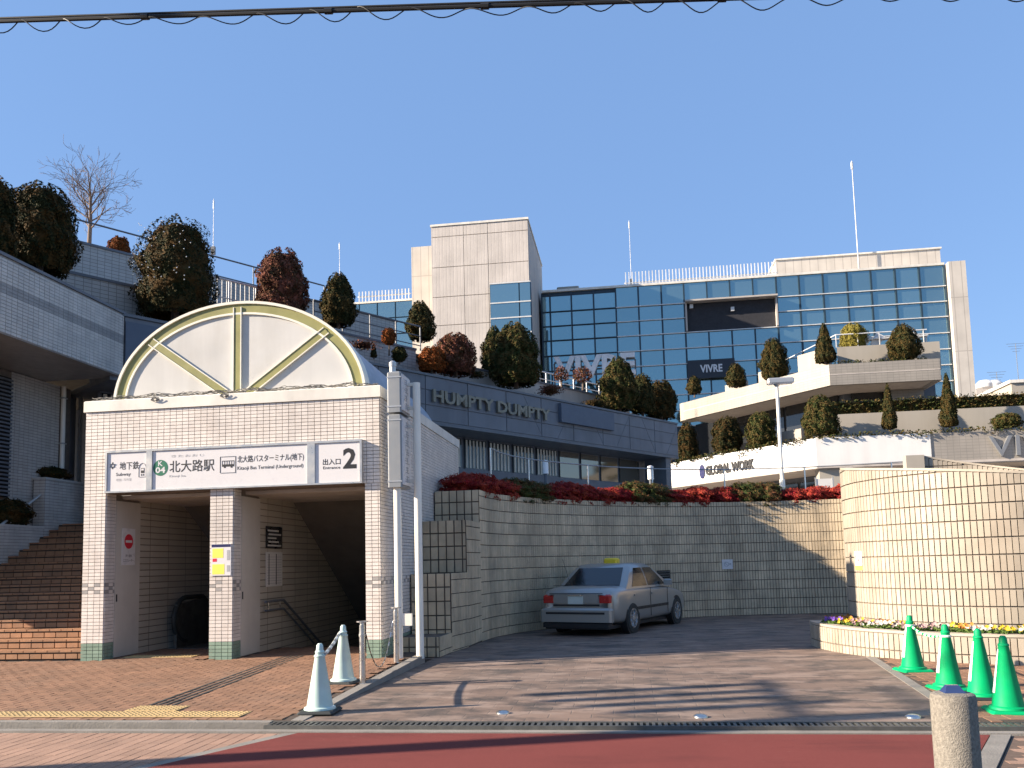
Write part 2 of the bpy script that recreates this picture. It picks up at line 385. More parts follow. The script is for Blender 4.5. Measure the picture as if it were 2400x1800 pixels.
def tile_field(parent, name, cells, mats, cap=300, depth=.008, rest='tile_field', r=.0015):
    """cells: (Matrix frame at the centre with y into the wall, w, h, material index)"""
    sc = sorted(range(len(cells)), key=lambda i: -score(cells[i][0].translation, -cells[i][0].col[1].xyz, cells[i][1]*cells[i][2]))
    cache = {}; inv = world_of(parent).inverted()
    for i in sc[:cap]:
        M, w, h, k = cells[i]; key = (round(w, 3), round(h, 3), k)
        if key not in cache: cache[key] = make_mesh(name, cell_verts(key[0], key[1], depth, r), BOX5, [mats[k]], uv=False)
        o = bpy.data.objects.new(name, cache[key]); COL.objects.link(o); o.parent = parent; o.matrix_parent_inverse = inv; o.matrix_basis = M
    if len(sc) > cap:
        mb = MB()
        for i in sc[cap:]:
            M, w, h, k = cells[i]; mb.m = k; mb.M = M; mb.add(cell_verts(w, h, depth, r), BOX5)
        mb.build(rest, mats, parent, kind='stuff')
def grid_cells(M, u0, u1, v0, v1, tw, th, gap, k=0, pick=None, jit=.0015, bond=0.):
    """regular tiles filling a rectangle of frame M (x along, z up); edge tiles are cut"""
    out = []; nv = int(math.ceil((v1-v0)/th-1e-6))
    for j in range(nv):
        a, b = v0+j*th, min(v0+(j+1)*th, v1)
        st = u0-(bond*tw if j % 2 else 0); nu = int(math.ceil((u1-st)/tw-1e-6))
        for i in range(nu):
            c, d = max(st+i*tw, u0), min(st+(i+1)*tw, u1)
            if d-c < gap*2.2 or b-a < gap*2.2: continue
            kk = pick((c+d)/2, (a+b)/2) if pick else k
            if kk is None: continue
            L = Matrix.Translation(((c+d)/2, random.uniform(-jit, jit*.3), (a+b)/2)) @ Matrix.Rotation(random.gauss(0, .004), 4, 'Z') @ Matrix.Rotation(random.gauss(0, .004), 4, 'X')
            out.append((M @ L, d-c-gap, b-a-gap, kk))
    return out
# ================================================================== GROUND
PL = gnd(189, 1547, .12); PR = gnd(895, 1540, .12); aL, aR, bF = PL.x, PR.x, (PL.y+PR.y)/2
WID = aR-aL
b0 = 8.03                                   # line of the trench grate
def zs(b): return .12*min(1, max(0, (b-b0)/(bF-b0)))
hx0, hx1, hy0, hy1 = aL+.36, aR-.22, bF+1.7, bF+10.2      # stairwell opening in the ground
g = MB()
X = [-600, hx0, hx1, 600]; Y = [-300, hy0, hy1, 900]
for i in range(3):
    for j in range(3):
        if i == 1 and j == 1: continue
        g.quad((X[i], Y[j], -.16), (X[i+1], Y[j], -.16), (X[i+1], Y[j+1], -.16), (X[i], Y[j+1], -.16))
struct('ground', g, 'earth')
struct('road', MB().box(-60, 60, -14, 6.02, -.15, -.125), 'asphalt')
struct('road_gutter', MB().box(-60, 60, 6.024, 6.27, -.15, -.075), 'kerb')
p0 = gnd(215, 1797, -.07); p1 = gnd(905, 1803, -.07)
struct('road_marking', MB().box(p0.x, p1.x+.2, 6.12, 6.266, -.12, -.068), 'road_white')
e0, e1 = gnd(760, 1664, .01), gnd(986, 1542, .10)     # edge between the left pavement and the driveway
ed = (e1-e0); ed.z = 0; edn = ed.normalized()
e2 = e1+edn*.25
def edge_a(b): return e0.x+(b-e0.y)*ed.x/ed.y
# left pavement: bed, kerbs, bricks
lp = [(-40, b0+.02), (edge_a(b0+.02)-.13, b0+.02), (edge_a(bF+.7)-.13, bF+.7), (edge_a(bF+.7)-.13, bF+.72), (hx1+.1, bF+.72), (hx1+.1, hy0), (hx0-.05, hy0), (hx0-.05, bF+.72), (-40, bF+.72)]
pave = MB().prism(lp, -.15, [zs(p[1])-.006 for p in lp]).build('pavement', 'mortar', kind='structure', label='red brick pavement in front of the subway entrance')
def herring(M0, inside, au, bu, z, L=.2, gap=.007):
    w = L/2; out = []
    i0, i1, j0, j1 = int(au[0]/w)-1, int(au[1]/w)+2, int(bu[0]/w)-1, int(bu[1]/w)+2
    for i in range(i0, i1):
        for j in range(j0, j1):
            m = (i-j) % 4
            if m == 0: c = ((i+1)*w, (j+.5)*w); ax = Vector((1, 0, 0))
            elif m == 3: c = ((i+.5)*w, (j+1)*w); ax = Vector((0, 1, 0))
            else: continue
            if not inside(*c): continue
            dn = Vector((random.gauss(0, .006), random.gauss(0, .006), -1)).normalized()
            x = (ax-dn*ax.dot(dn)).normalized(); zz = x.cross(dn)
            M = Matrix((x, dn, zz)).transposed().to_4x4(); M.translation = (c[0], c[1], z(c[1])-.006+random.uniform(-.002, .001))
            out.append((M, L-gap, w-gap, 0))
    return out
def in_left(a, b):
    if b < b0+.06 or a > edge_a(b)-.22: return False
    if b < bF-.08: return -10.6 < a
    return hx0+.1 < a < hx1-.1 and b < hy0-.1 and not (aL+2.1 < a < aL+2.7)
tile_field(pave, 'brick', herring(None, in_left, (-10.6, -2), (b0, hy0), zs), ['brick_red'], 300, .008, 'brick_field')
k = MB(); kp = []
A = [e0-edn*.55, e1, e2]; nrm = Vector((edn.y, -edn.x, 0))
k.prism([(A[0]-nrm*.13).xy, A[0].xy, A[2].xy, (A[2]-nrm*.13).xy], -.15, [zs(A[0].y)+.006, zs(A[0].y)+.006, .125, .125])
struct('kerb_side', k, 'kerb', 'concrete kerb between brick pavement and driveway')
ga = gnd(640, 1690).x
struct('kerb_front', MB().box(-40, ga, b0-.09, b0+.016, -.15, .004), 'kerb', 'long concrete kerb along the front of the brick pavement')
struct('kerb_strip', MB().box(-40, 14, 7.70, 7.80, -.15, -.035), 'kerb')
# guide tiles for blind people
def tactile(parent, M):
    if 'm' not in TEXTS:
        mb = MB(); mb.add(cell_verts(.296, .296, .008, .002), BOX5)
        for i in range(5):
            for j in range(5):
                x, z = (i-2)*.058, (j-2)*.058; V = []
                for r, y in ((.017, -.008), (.011, -.014)):
                    for q in range(6): V.append((x+r*math.cos(q*1.047), y, z+r*math.sin(q*1.047)))
                mb.add(V, [(q, (q+1) % 6, 6+(q+1) % 6, 6+q) for q in range(6)]+[tuple(range(6, 12))])
        TEXTS['m'] = make_mesh('guide_tile', mb.V, mb.F, ['tactile'])
    o = bpy.data.objects.new('guide_tile', TEXTS['m']); o.matrix_basis = M; link(o, parent)
def flat(a, b, z, rot=0.):
    x = Vector((math.cos(rot), math.sin(rot), .0)); dn = Vector((0, 0, -1)); M = Matrix((x, dn, x.cross(dn))).transposed().to_4x4(); M.translation = (a, b, z); return M
ta1 = gnd(580, 1673, .01).x
n = int((ta1+9.9)/.3)
for i in range(n): tactile(pave, flat(ta1-.15-.3*i, b0+.30, zs(b0+.3)+.002))
tq = gnd(372, 1660, .02)
for i in range(2): tactile(pave, flat(tq.x-.15+.3*i, b0+.60, zs(b0+.6)+.002))
q0, q1 = gnd(372, 1656, .02), gnd(690, 1538, .12)
for s_ in range(4):
    sd = (q1-q0); sd.z = 0; sd.normalize(); nn = Vector((sd.y, -sd.x, 0))*(.09*(s_-1.5))
    A_ = Vector((q0.x, b0+.78, 0)); B_ = Vector((q1.x, q1.y, 0))
    mb = MB().bar((*(A_+nn).xy, zs(A_.y)+.004), (*(B_+nn).xy, zs(B_.y)+.004), .03, .012); mb.build('guide_bar', 'iron', pave)
for i in range(4): tactile(pave, flat(aL+.75+.3*i, bF+.35, .125))
# lower pavement strip by the road
r0, r1 = gnd(757, 1704, -.045), gnd(395, 1788, -.045)
def red_a(b): return r0.x+(b-r0.y)*(r1.x-r0.x)/(r1.y-r0.y)
lpp = [(-40, 6.274), (red_a(6.274)-.16, 6.274), (red_a(7.69)-.16, 7.69), (-40, 7.69)]
lowp = MB().prism(lpp, -.15, -.062).build('roadside_pavement', 'mortar_pale', kind='structure', label='pale brick strip beside the road')
cells = []
for c in grid_cells(Matrix(((1,0,0,0),(0,0,1,0),(0,-1,0,0),(0,0,0,1))), -9.0, -1.2, 6.28, 7.69, .115, .235, .007, bond=0.):
    M, w, h, _ = c; p = M.translation
    a, b = p.x, p.y+random.choice((0,))
    if a-.05 > red_a(b)-.10: continue
    M = flat(a, b, -.062+random.uniform(0, .002)) @ Matrix.Rotation(random.gauss(0, .006), 4, 'X') @ Matrix.Rotation(random.gauss(0, .006), 4, 'Z')
    cells.append((M, w, h, 0))
tile_field(lowp, 'brick', cells, ['brick_pale'], 300, .008, 'brick_field')
rr0, rr1 = gnd(2322, 1718, -.045), gnd(2272, 1806, -.045)
def redr_a(b): return rr0.x+(b-rr0.y)*(rr1.x-rr0.x)/(rr1.y-rr0.y)
struct('red_pavement', MB().prism([(red_a(6.275), 6.275), (redr_a(6.275), 6.275), (redr_a(7.69), 7.69), (red_a(7.69), 7.69)], -.15, -.045), 'red_pave', 'dark red anti-slip surface of the driveway crossing')
k = MB().prism([(red_a(6.275)-.15, 6.275), (red_a(6.275)-.01, 6.275), (red_a(7.69)-.01, 7.69), (red_a(7.69)-.15, 7.69)], -.15, -.05)
struct('edging', k, 'kerb')
k = MB().prism([(redr_a(6.275)+.01, 6.275), (redr_a(6.275)+.17, 6.275), (redr_a(7.69)+.17, 7.69), (redr_a(7.69)+.01, 7.69)], -.15, -.042)
struct('edging.001', k, 'kerb')
# trench grate
tr = thing('trench_grate', (ga, 7.92, 0), 'long iron trench drain grate across the driveway mouth', 'drain grate')
MB().box(ga, 14, 7.81, 8.03, -.155, -.10).build('channel', 'pit', tr)
MB().box(ga, 14, 7.805, 7.835, -.099, .0).box(ga, 14, 8.0, 8.028, -.099, .0).build('frame', 'iron', tr)
bm = make_mesh('bar', [(x*.014, y, z) for x in (-1, 1) for y in (-.08, .08) for z in (-.05, 0)], [(0,1,3,2),(4,6,7,5),(0,4,5,1),(2,3,7,6),(1,5,7,3),(0,2,6,4)], ['iron'])
i = 0
for i in range(260):
    a = ga+.03+.056*i
    if i < 200:
        o = bpy.data.objects.new('bar', bm); o.matrix_basis = Matrix.Translation((a, 7.918, -.004)); link(o, tr)
# driveway sheet
dv = [(edge_a(b0+.002)+.004, b0+.002), (16, b0+.002), (16, 30), (aR-1.0, 30), (aR-1.0, bF+.75), (edge_a(bF+.7), bF+.75)]
struct('driveway', MB().prism(dv, -.15, 0.), 'driveway', 'worn stained paved driveway curving up behind the wall')
# brick pavement on the far side of the driveway
s0, s1 = gnd(2035, 1543), gnd(2222, 1668); s2 = gnd(2290, 1700)
sd = (s1-s0).normalized(); sn = Vector((-sd.y, sd.x, 0))
if sn.x < 0: sn = -sn
struct('edging.002', MB().prism([p.xy for p in (s1+sd*.35, s1+sd*.35+sn*.12, s0-sd*.2+sn*.12, s0-sd*.2)], -.1, .006), 'kerb')
sA, sB = s1+sd*.35+sn*.13, s0-sd*.2+sn*.13
rp = MB().prism([(sA.x, sA.y), (sA.x, b0+.004), (16, b0+.004), (16, sB.y+.6), (sB.x, sB.y+.6), (sB.x, sB.y)], -.1, .004).build('flower_bed_pavement', 'mortar', kind='structure', label='brick pavement in front of the flower bed')
def in_right(a, b):
    v = Vector((a, b, 0))-sA; return v.dot(sn) > .06 and b > b0+.05 and a < 7.2 and b < sB.y+.5
tile_field(rp, 'brick', herring(None, in_right, (2.5, 7.2), (b0, sB.y+.6), lambda b: .006), ['brick_red'], 200, .008, 'brick_field')
rp2 = MB().prism([(redr_a(6.275)+.18, 6.275), (16, 6.275), (16, 7.69), (redr_a(7.69)+.18, 7.69)], -.15, -.055).build('roadside_pavement', 'mortar_pale', kind='structure', label='pale brick strip beside the stone bollard')
def in_r2(a, b): return a > redr_a(b)+.28 and 6.33 < b < 7.64
tile_field(rp2, 'brick', herring(None, in_r2, (2.2, 5.6), (6.3, 7.7), lambda b: -.055), ['brick_pale'], 120, .008, 'brick_field')
for i, (x, y) in enumerate(((1178, 1672), (1642, 1681), (2140, 1682))):
    p = gnd(x, y); MB().lathe([(.07, 0), (.068, .012), (.045, .026), (.0, .03)], 14, (p.x, p.y, .001)).build('road_stud', 'steel', None, True, label='round metal road stud just behind the trench grate', cat='road stud', group='studs along the grate')
# ================================================================== SUBWAY ENTRANCE
EN = thing('subway_entrance', (aL, bF, .1), 'pink tiled subway entrance with white signboard and olive arched window', 'subway entrance')
ME = frame((aL, bF, 0), (1, 0, 0))
TW, TT = .1067, .0565
PIL = [(0, .385), (2.2, 2.59), (WID-.245, WID)]
ZH, ZT = 2.80, 4.16       # underside of the header, top of the tiles
DEP = 6.1
for (x0, x1), dp in zip(PIL, (.95, .95, .30)): MB(ME).box(x0+.01, x1-.01, .01, dp, .0, ZH-.004).build('pillar', 'grout', EN)
MB(ME).box(.01, WID-.01, .01, .45, ZH, ZT).build('header', 'grout', EN)
sidew = MB(ME).box(WID-.24, WID-.01, .302, DEP, -.05, ZT).build('side_wall', 'grout', EN)
MB(ME).box(.01, .23, .95, DEP, -.05, ZT).build('side_wall', 'wall_tile_white', EN)
MB(ME).box(.23, WID-.24, DEP-.2, DEP, 2.0, ZT).build('rear_wall', 'wall_tile_white', EN)
MB(ME).box(.24, WID-.25, .46, DEP-.21, ZT-.14, ZT-.02).build('roof', 'vault_sheet', EN)
def pk(cx, cz):
    if cz < .375: return 1
    if 1.20 < cz < 1.34:
        r = int((cz-1.20)/TT); c = int(cx/TW)
        return 2 if (r+c) % 2 == 0 and c % 4 != 3 else 0
    return 0
cells = []
for x0, x1 in PIL: cells += grid_cells(ME, x0, x1, .10, ZH, TW, TT, .0052, pick=pk)
cells += grid_cells(ME, 0, WID, ZH, ZT, TW, TT, .0052, pick=lambda cx, cz: None if (.43 < cx < 4.73 and cz < 3.46) else 0)
for x1 in (PIL[0][1], PIL[1][1]):   # reveals facing +x
    cells += grid_cells(frame((aL+x1, bF, 0), (0, 1, 0)), 0, .26, .10, ZH, TW, TT, .0052, pick=pk)
cells += grid_cells(frame((aR, bF, 0), (0, 1, 0)), 0, DEP, -.02, ZT, TW, TT, .0052, pick=pk)
tile_field(EN, 'tile', cells, ['tile_pink', 'tile_green', 'tile_motif'], 300, .010, 'tile_field')
# white cap
cp = MB(ME).bbox(-.035, WID+.035, -.035, .45, ZT, ZT+.185, .012).build('cap', 'cap_white', EN)
MB(ME).box(WID-.25, WID+.03, .452, DEP+.02, ZT+.002, ZT+.185).build('cap', 'cap_white', EN)
MB(ME).box(-.03, .25, .452, DEP+.02, ZT+.002, ZT+.185).build('cap', 'cap_white', EN)
# door leaves (folding steel shutters) and inner walls
for x1 in (PIL[0][1], PIL[1][1]):
    d = MB(ME).box(x1-.02, x1+.012, .265, .96, .125, ZH-.1).build('door', 'steel_door', EN)
    MB(ME).box(x1+.012, x1+.02, .30, .325, 1.03, 1.15).build('handle', 'ink', d)
MB(ME).box(PIL[0][1]-.1, PIL[0][1]+.006, .962, 10.2, -6, ZH-.05).build('inner_wall', 'wall_tile_in', EN)
MB(ME).box(PIL[1][0]+.02, PIL[1][1]+.004, .962, 10.2, -6, ZH-.05).build('inner_wall', 'wall_tile_in', EN)
MB(ME).box(WID-.245, WID-.1, .31, 10.2, -6, ZH-.05).build('inner_wall', 'wall_tile_in', EN)
MB(ME).box(PIL[0][1], WID-.25, .452, 2.4, ZH-.06, ZH-.005).build('soffit', 'concrete', EN)
# sloping ceiling, stairs, far wall
MB(ME).prism([(PIL[0][1]+.007, 2.401), (WID-.247, 2.401), (WID-.247, 10.2), (PIL[0][1]+.007, 10.2)], [ZH-.06, ZH-.06, -2.2, -2.2], [ZH+.06, ZH+.06, -2.0, -2.0]).build('ceiling', 'stairwell_shade', EN)
MB(ME).box(.3, WID-.2, 10.2, 10.4, -6, 3).build('end_wall', 'depth_shade', EN)
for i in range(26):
    MB(ME).box(PIL[1][1]+.006, WID-.25, 1.72+.31*i, 1.72+.31*(i+1)-.001, -.6-.165*i, .12-.165*(i+1)).build('stair', 'stairwell_shade', EN)
# escalator in the other bay
es = thing('escalator', (aL+1.3, bF+2.2, .1), 'black escalator going down inside the entrance bay with the no-entry sign', 'escalator')
for x in (.62, 1.72):
    pts = [(x, 2.0+math.cos(t)*.42, .12+.55-.42*math.sin(-t)*-1) for t in (0,)]
    pp = []
    for q in range(13):
        t = math.radians(-90-q*15); pp.append((x, 2.1+.40*math.cos(t)*1, .62+.40*math.sin(t)))
    pp += [(x, 2.7, 1.02), (x, 9.0, 1.02-3.6)]
    MB(ME).tube(pp, .045, 8).build('handrail', 'rubber', es, True)
    MB(ME).prism([(x-.03, 1.75), (x+.03, 1.75), (x+.03, 2.7), (x-.03, 2.7)], .12, [.9, .9, .98, .98]).prism([(x-.03, 2.7), (x+.03, 2.7), (x+.03, 9), (x-.03, 9)], [.1, .1, -3.6, -3.6], [.98, .98, -2.62, -2.62]).build('balustrade', 'iron', es)
MB(ME).prism([(.65, 1.72), (1.69, 1.72), (1.69, 2.6), (.65, 2.6)], -.3, .122).prism([(.65, 2.6), (1.69, 2.6), (1.69, 9), (.65, 9)], [-.3, -.3, -4, -4], [.12, .12, -3.6, -3.6]).build('step_band', 'iron', es)
# stair handrail and things on the inner wall
hr = thing('stair_handrail', (aL+PIL[1][1], bF+1, .1), 'dark handrail on the tiled wall beside the stairs', 'handrail')
x = PIL[1][1]+.09
MB(ME).tube([(x, 1.0, .95), (x, 1.75, .95), (x, 3.2, .2), (x, 6.2, -1.4)], .022, 8).tube([(x, 1.0, .80), (x, 1.75, .80), (x, 3.2, .05)], .018, 8).build('rail', 'grey_frame', hr, True)
for y in (1.12, 1.6): MB(ME).tube([(x-.09, y, .8), (x, y, .8), (x, y, .95)], .012, 6).build('bracket', 'steel', hr)
def wallposter(name, x, y0, y1, z0, z1, m, label, cat):
    t = thing(name, (aL+x, bF+y0, z0), label, cat); fr = frame((aL+x, bF, 0), (0, 1, 0))
    MB(fr).box(y0, y1, -.008, .0, z0, z1).build('board', m, t); return t, fr
t, fr = wallposter('notice_board', PIL[1][1]+.012, 1.18, 1.86, 1.86, 2.25, 'poster_black', 'black notice with pale lines on the wall beside the stairs', 'notice')
for j in range(5): MB(fr).box(1.24+.03*(j % 2), 1.80-.1*(j % 3), -.010, -.0085, 1.90+.065*j, 1.918+.065*j+.01).build('print_line', 'paper', t)
t, fr = wallposter('timetable', PIL[1][1]+.012, 1.18, 1.86, 1.20, 1.80, 'paper', 'pale timetable sheet under the black notice beside the stairs', 'timetable')
for c in (1.28, 1.58): MB(fr).box(c, c+.03, -.010, -.0085, 1.23, 1.77).build('print_line', 'ink', t)
for j in range(11): MB(fr).box(1.22, 1.82, -.0095, -.0085, 1.25+.046*j, 1.257+.046*j).build('print_line', 'ink_grey', t)
lt = thing('tube_lamp', (aR-.3, bF+3.0, 1.9), 'lit fluorescent tube inside the dark stairwell', 'lamp')
MB(ME).tube([(4.05, 3.2, 1.86), (4.76, 3.2, 1.86)], .022, 8).build('tube', 'tube_lit', lt, True); MB(ME).box(4.0, 4.767, 3.17, 3.26, 1.89, 2.4).build('housing', 'stairwell_shade', lt)
# no-entry plate on the door, map on the middle pillar
fr = frame((aL+PIL[0][1]+.0125, bF, 0), (0, 1, 0))
t = thing('no_entry_sign', (aL+PIL[0][1]+.0125, bF+.5, 1.6), 'white plate with red no-entry disc on the steel door', 'sign')
MB(fr).box(.43, .80, -.008, 0, 1.63, 2.25).build('board', 'sign_white', t)
mb = MB(fr); cx, cz = .615, 2.03
mb.add([(cx, -.0095, cz)]+[(cx+.125*math.cos(q*.2618), -.0095, cz+.125*math.sin(q*.2618)) for q in range(24)], [(0, 1+q, 1+(q+1) % 24) for q in range(24)]).build('disc', 'ink_red', t)
MB(fr).box(cx-.09, cx+.09, -.012, -.0100, cz-.02, cz+.02).build('dash', 'sign_white', t)
text('lettering', '昇り専用', fr, .53, .70, 1.765, 1.81, 'ink', t, .0095); text('lettering', 'エスカレーター', fr, .47, .76, 1.685, 1.735, 'ink', t, .0095)
fr = frame((aL, bF-.012, 0), (1, 0, 0))
t = thing('area_map', (aL+2.4, bF-.01, 1.4), 'small yellow and white area map with blue header on the middle pillar', 'map')
MB(fr).box(2.235, 2.565, -.012, 0, 1.42, 1.92).build('board', 'sign_white', t)
for nm, x0, x1, z0, z1, c in (('header', 2.24, 2.56, 1.87, 1.915, 'ink_blue'), ('zone', 2.255, 2.44, 1.70, 1.85, 'ink_yellow'), ('zone', 2.255, 2.46, 1.44, 1.60, 'ink_yellow'), ('zone', 2.26, 2.33, 1.64, 1.69, 'ink_red'), ('legend', 2.50, 2.55, 1.48, 1.58, 'ink_grey'), ('legend', 2.50, 2.55, 1.66, 1.82, 'ink_grey')):
    MB(fr).box(x0, x1, -.0135, -.0122, z0, z1).build(nm, c, t)
# ---- signboard
sg = thing('station_sign', (aL+.43, bF-.03, 2.8), 'white station signboard in an aluminium frame above the entrance bays', 'sign')
MS = frame((aL, bF-.06, 0), (1, 0, 0)); U0, U1, V0, V1 = .41, 4.75, 2.80, 3.49
MB(MS).box(U0, U1, .0, .09, V0, V1).build('case', 'alu', sg)
m_ = MB(MS)
DIV = [(U0+.035, 1.135), (1.235, 3.86), (3.985, U1-.035)]
m_.box(U0, U1, -.03, -.001, V1-.035, V1).box(U0, U1, -.03, -.001, V0, V0+.025)
for a, b in ((U0, DIV[0][0]), (DIV[0][1], DIV[1][0]), (DIV[1][1], DIV[2][0]), (DIV[2][1], U1)): m_.box(a, b, -.03, -.001, V0+.026, V1-.036)
m_.build('frame', 'alu', sg)
for a, b in DIV: MB(MS).box(a+.001, b-.001, -.012, -.001, V0+.027, V1-.037).build('panel', 'sign_white', sg)
MX = MS @ Matrix.Translation((0, -.012, 0))
def T(b, u0, u1, v0, v1, m='ink', bold=0.): text('lettering', b, MX, u0, u1, v0, v1, m, sg, .002, bold)
T('地下鉄', .66, 1.0, 3.17, 3.30, bold=.012); T('Subway', .60, .86, 3.055, 3.125, bold=.01); T('地铁  지하철', .60, .87, 2.985, 3.03, 'ink_grey')
cx, cz = .535, 3.245                         # city emblem: ring of petals
mb = MB(MX)
for q in range(6):
    a = q*math.pi/3+.5; mb.bar((cx+.018*math.cos(a), -.002, cz+.018*math.sin(a)), (cx+.055*math.cos(a), -.002, cz+.055*math.sin(a)), .018, .002)
for q in range(12):
    a, b = q*math.pi/6, (q+1)*math.pi/6; mb.bar((cx+.033*math.cos(a), -.002, cz+.033*math.sin(a)), (cx+.033*math.cos(b), -.002, cz+.033*math.sin(b)), .010, .002)
mb.build('emblem', 'ink', sg)
mb = MB(MX)                                  # train pictogram in an arch
pts = [(1.015, 3.04), (1.015, 3.19)]+[(1.065+.05*math.cos(math.radians(a))*1.0, 3.19+.075*math.sin(math.radians(a))) for a in (150, 120, 90, 60, 30)]+[(1.115, 3.19), (1.115, 3.04), (1.015, 3.04)]
pts = [(1.0+(p[0]-1.015)*1.25, p[1]) for p in pts]
for a, b in zip(pts[:-1], pts[1:]): mb.bar((a[0], -.002, a[1]), (b[0], -.002, b[1]), .008, .002)
mb.box(1.035, 1.095, -.003, -.001, 3.105, 3.185).box(1.04, 1.055, -.003, -.001, 3.06, 3.09).box(1.075, 1.09, -.003, -.001, 3.06, 3.09)
mb.build('train_pictogram', 'ink', sg)
MB(MX).box(1.043, 1.087, -.0045, -.0032, 3.145, 3.175).build('window_mark', 'sign_white', sg)
cx, cz, r = 1.375, 3.175, .13
MB(MX).add([(cx, -.002, cz)]+[(cx+r*math.cos(q*.1963), -.002, cz+r*math.sin(q*.1963)) for q in range(32)], [(0, 1+q, 1+(q+1) % 32) for q in range(32)]).build('line_disc', 'ink_green', sg)
text('lettering', 'K', MX, cx-.04, cx+.04, cz+.03, cz+.11, 'sign_white', sg, .004, .02); text('lettering', '04', MX, cx-.085, cx+.085, cz-.085, cz+.015, 'sign_white', sg, .004, .03)
T('きたおおじ', 1.56, 2.13, 3.335, 3.375, 'ink_grey'); T('北大路駅', 1.53, 2.30, 3.09, 3.285, bold=.008); T('Kitaoji Sta.', 1.53, 1.82, 3.005, 3.05, 'ink_grey', .01)
mb = MB(MX); b4 = [(2.40, 3.05), (2.66, 3.05), (2.66, 3.31), (2.40, 3.31)]
for i in range(4): mb.bar((b4[i][0], -.002, b4[i][1]), (b4[(i+1) % 4][0], -.002, b4[(i+1) % 4][1]), .010, .002)
mb.box(2.43, 2.635, -.003, -.001, 3.15, 3.185).box(2.43, 2.635, -.003, -.001, 3.235, 3.245)
for q in range(6): mb.box(2.43+.0395*q, 2.437+.0395*q, -.003, -.001, 3.185, 3.235)
mb.box(2.46, 2.49, -.003, -.001, 3.13, 3.15).box(2.575, 2.605, -.003, -.001, 3.13, 3.15).build('bus_pictogram', 'ink', sg)
T('北大路バスターミナル(地下)', 2.69, 3.80, 3.185, 3.315, bold=.01); T('Kitaoji Bus Terminal (Underground)', 2.69, 3.79, 3.07, 3.145, 'ink', .006)
T('出入口', 4.11, 4.40, 3.105, 3.205, bold=.012); T('Entrance', 4.115, 4.395, 3.04, 3.085, 'ink', .008); T('2', 4.44, 4.66, 3.035, 3.36, bold=.03)
# ---- arched window over the roof
AR = EN; yA = .34; zA = ZT+.17; RA = 2.22; RZ = 1.66; CX = 2.47
def arc(rx, rz, n=40): return [(CX+rx*math.cos(math.pi*i/n), zA+rz*math.sin(math.pi*i/n)) for i in range(n+1)]
def ring(name, r0, r1, y0, y1, m, par):
    A, B = arc(*r0), arc(*r1); n = len(A); V = []
    for y in (y0, y1): V += [(p[0], y, p[1]) for p in A]+[(p[0], y, p[1]) for p in B]
    Fc = []
    for i in range(n-1):
        Fc += [(i, i+1, n+i+1, n+i), (2*n+i, 3*n+i, 3*n+i+1, 2*n+i+1), (i, 2*n+i, 2*n+i+1, i+1), (n+i, n+i+1, 3*n+i+1, 3*n+i)]
    return MB(ME).add(V, Fc).build(name, m, par, True)
aw = MB(ME).box(CX-RA-.02, CX+RA+.02, yA, yA+.16, zA-.2, zA).build('arch_sill', 'cap_white', EN)
ring('arch_rim', (RA, RZ), (RA-.045, RZ-.045), yA-.015, yA+.25, 'white_rim', EN)
ring('arch_ring', (RA-.046, RZ-.046), (RA-.20, RZ-.19), yA+.012, yA+.09, 'olive', EN)
ring('arch_lip', (RA-.201, RZ-.191), (RA-.235, RZ-.225), yA-.002, yA+.10, 'white_rim', EN)
ins = (RA-.236, RZ-.226)
angs = [0, 43, 90, 137, 180]
for a0, a1 in zip(angs[:-1], angs[1:]):
    P = [(CX, yA+.026, zA+.003)]+[(CX+ins[0]*math.cos(math.radians(a0+(a1-a0)*i/10)), yA+.026, zA+.003+ins[1]*math.sin(math.radians(a0+(a1-a0)*i/10))) for i in range(11)]
    MB(ME).add(P+[(p[0], p[1]+.03, p[2]) for p in P], [tuple(range(12)), tuple(range(23, 11, -1))]).build('arch_panel', 'cream_panel', EN)
for a in (43, 90, 137):
    c, s_ = math.cos(math.radians(a)), math.sin(math.radians(a)); k_ = (RA-.1, RZ-.1)
    P0, P1 = (CX+.25*c, zA+.02+.1*s_), (CX+k_[0]*c, zA+k_[1]*s_)
    sp = MB(ME).bar((P0[0], yA+.012, P0[1]), (P1[0], yA+.012, P1[1]), .11 if a != 90 else .10, .026, up=(0, 1, 0)).build('arch_spoke', 'olive', EN)
    for o_ in (-.066, .066): MB(ME).bar((P0[0]-o_*s_, yA+.006, P0[1]+o_*c), (P1[0]-o_*s_, yA+.006, P1[1]+o_*c), .016, .034, up=(0, 1, 0)).build('flange', 'white_rim', sp)
# barrel roof behind the arch
A = arc(RA-.05, RZ-.05); V = [(p[0], yA+.26, p[1]) for p in A]+[(p[0], DEP-.3, p[1]-.15) for p in A]; n = len(A)
MB(ME).add(V, [(i, i+1, n+i+1, n+i) for i in range(n-1)]).build('barrel_roof', 'vault_sheet', EN, True)
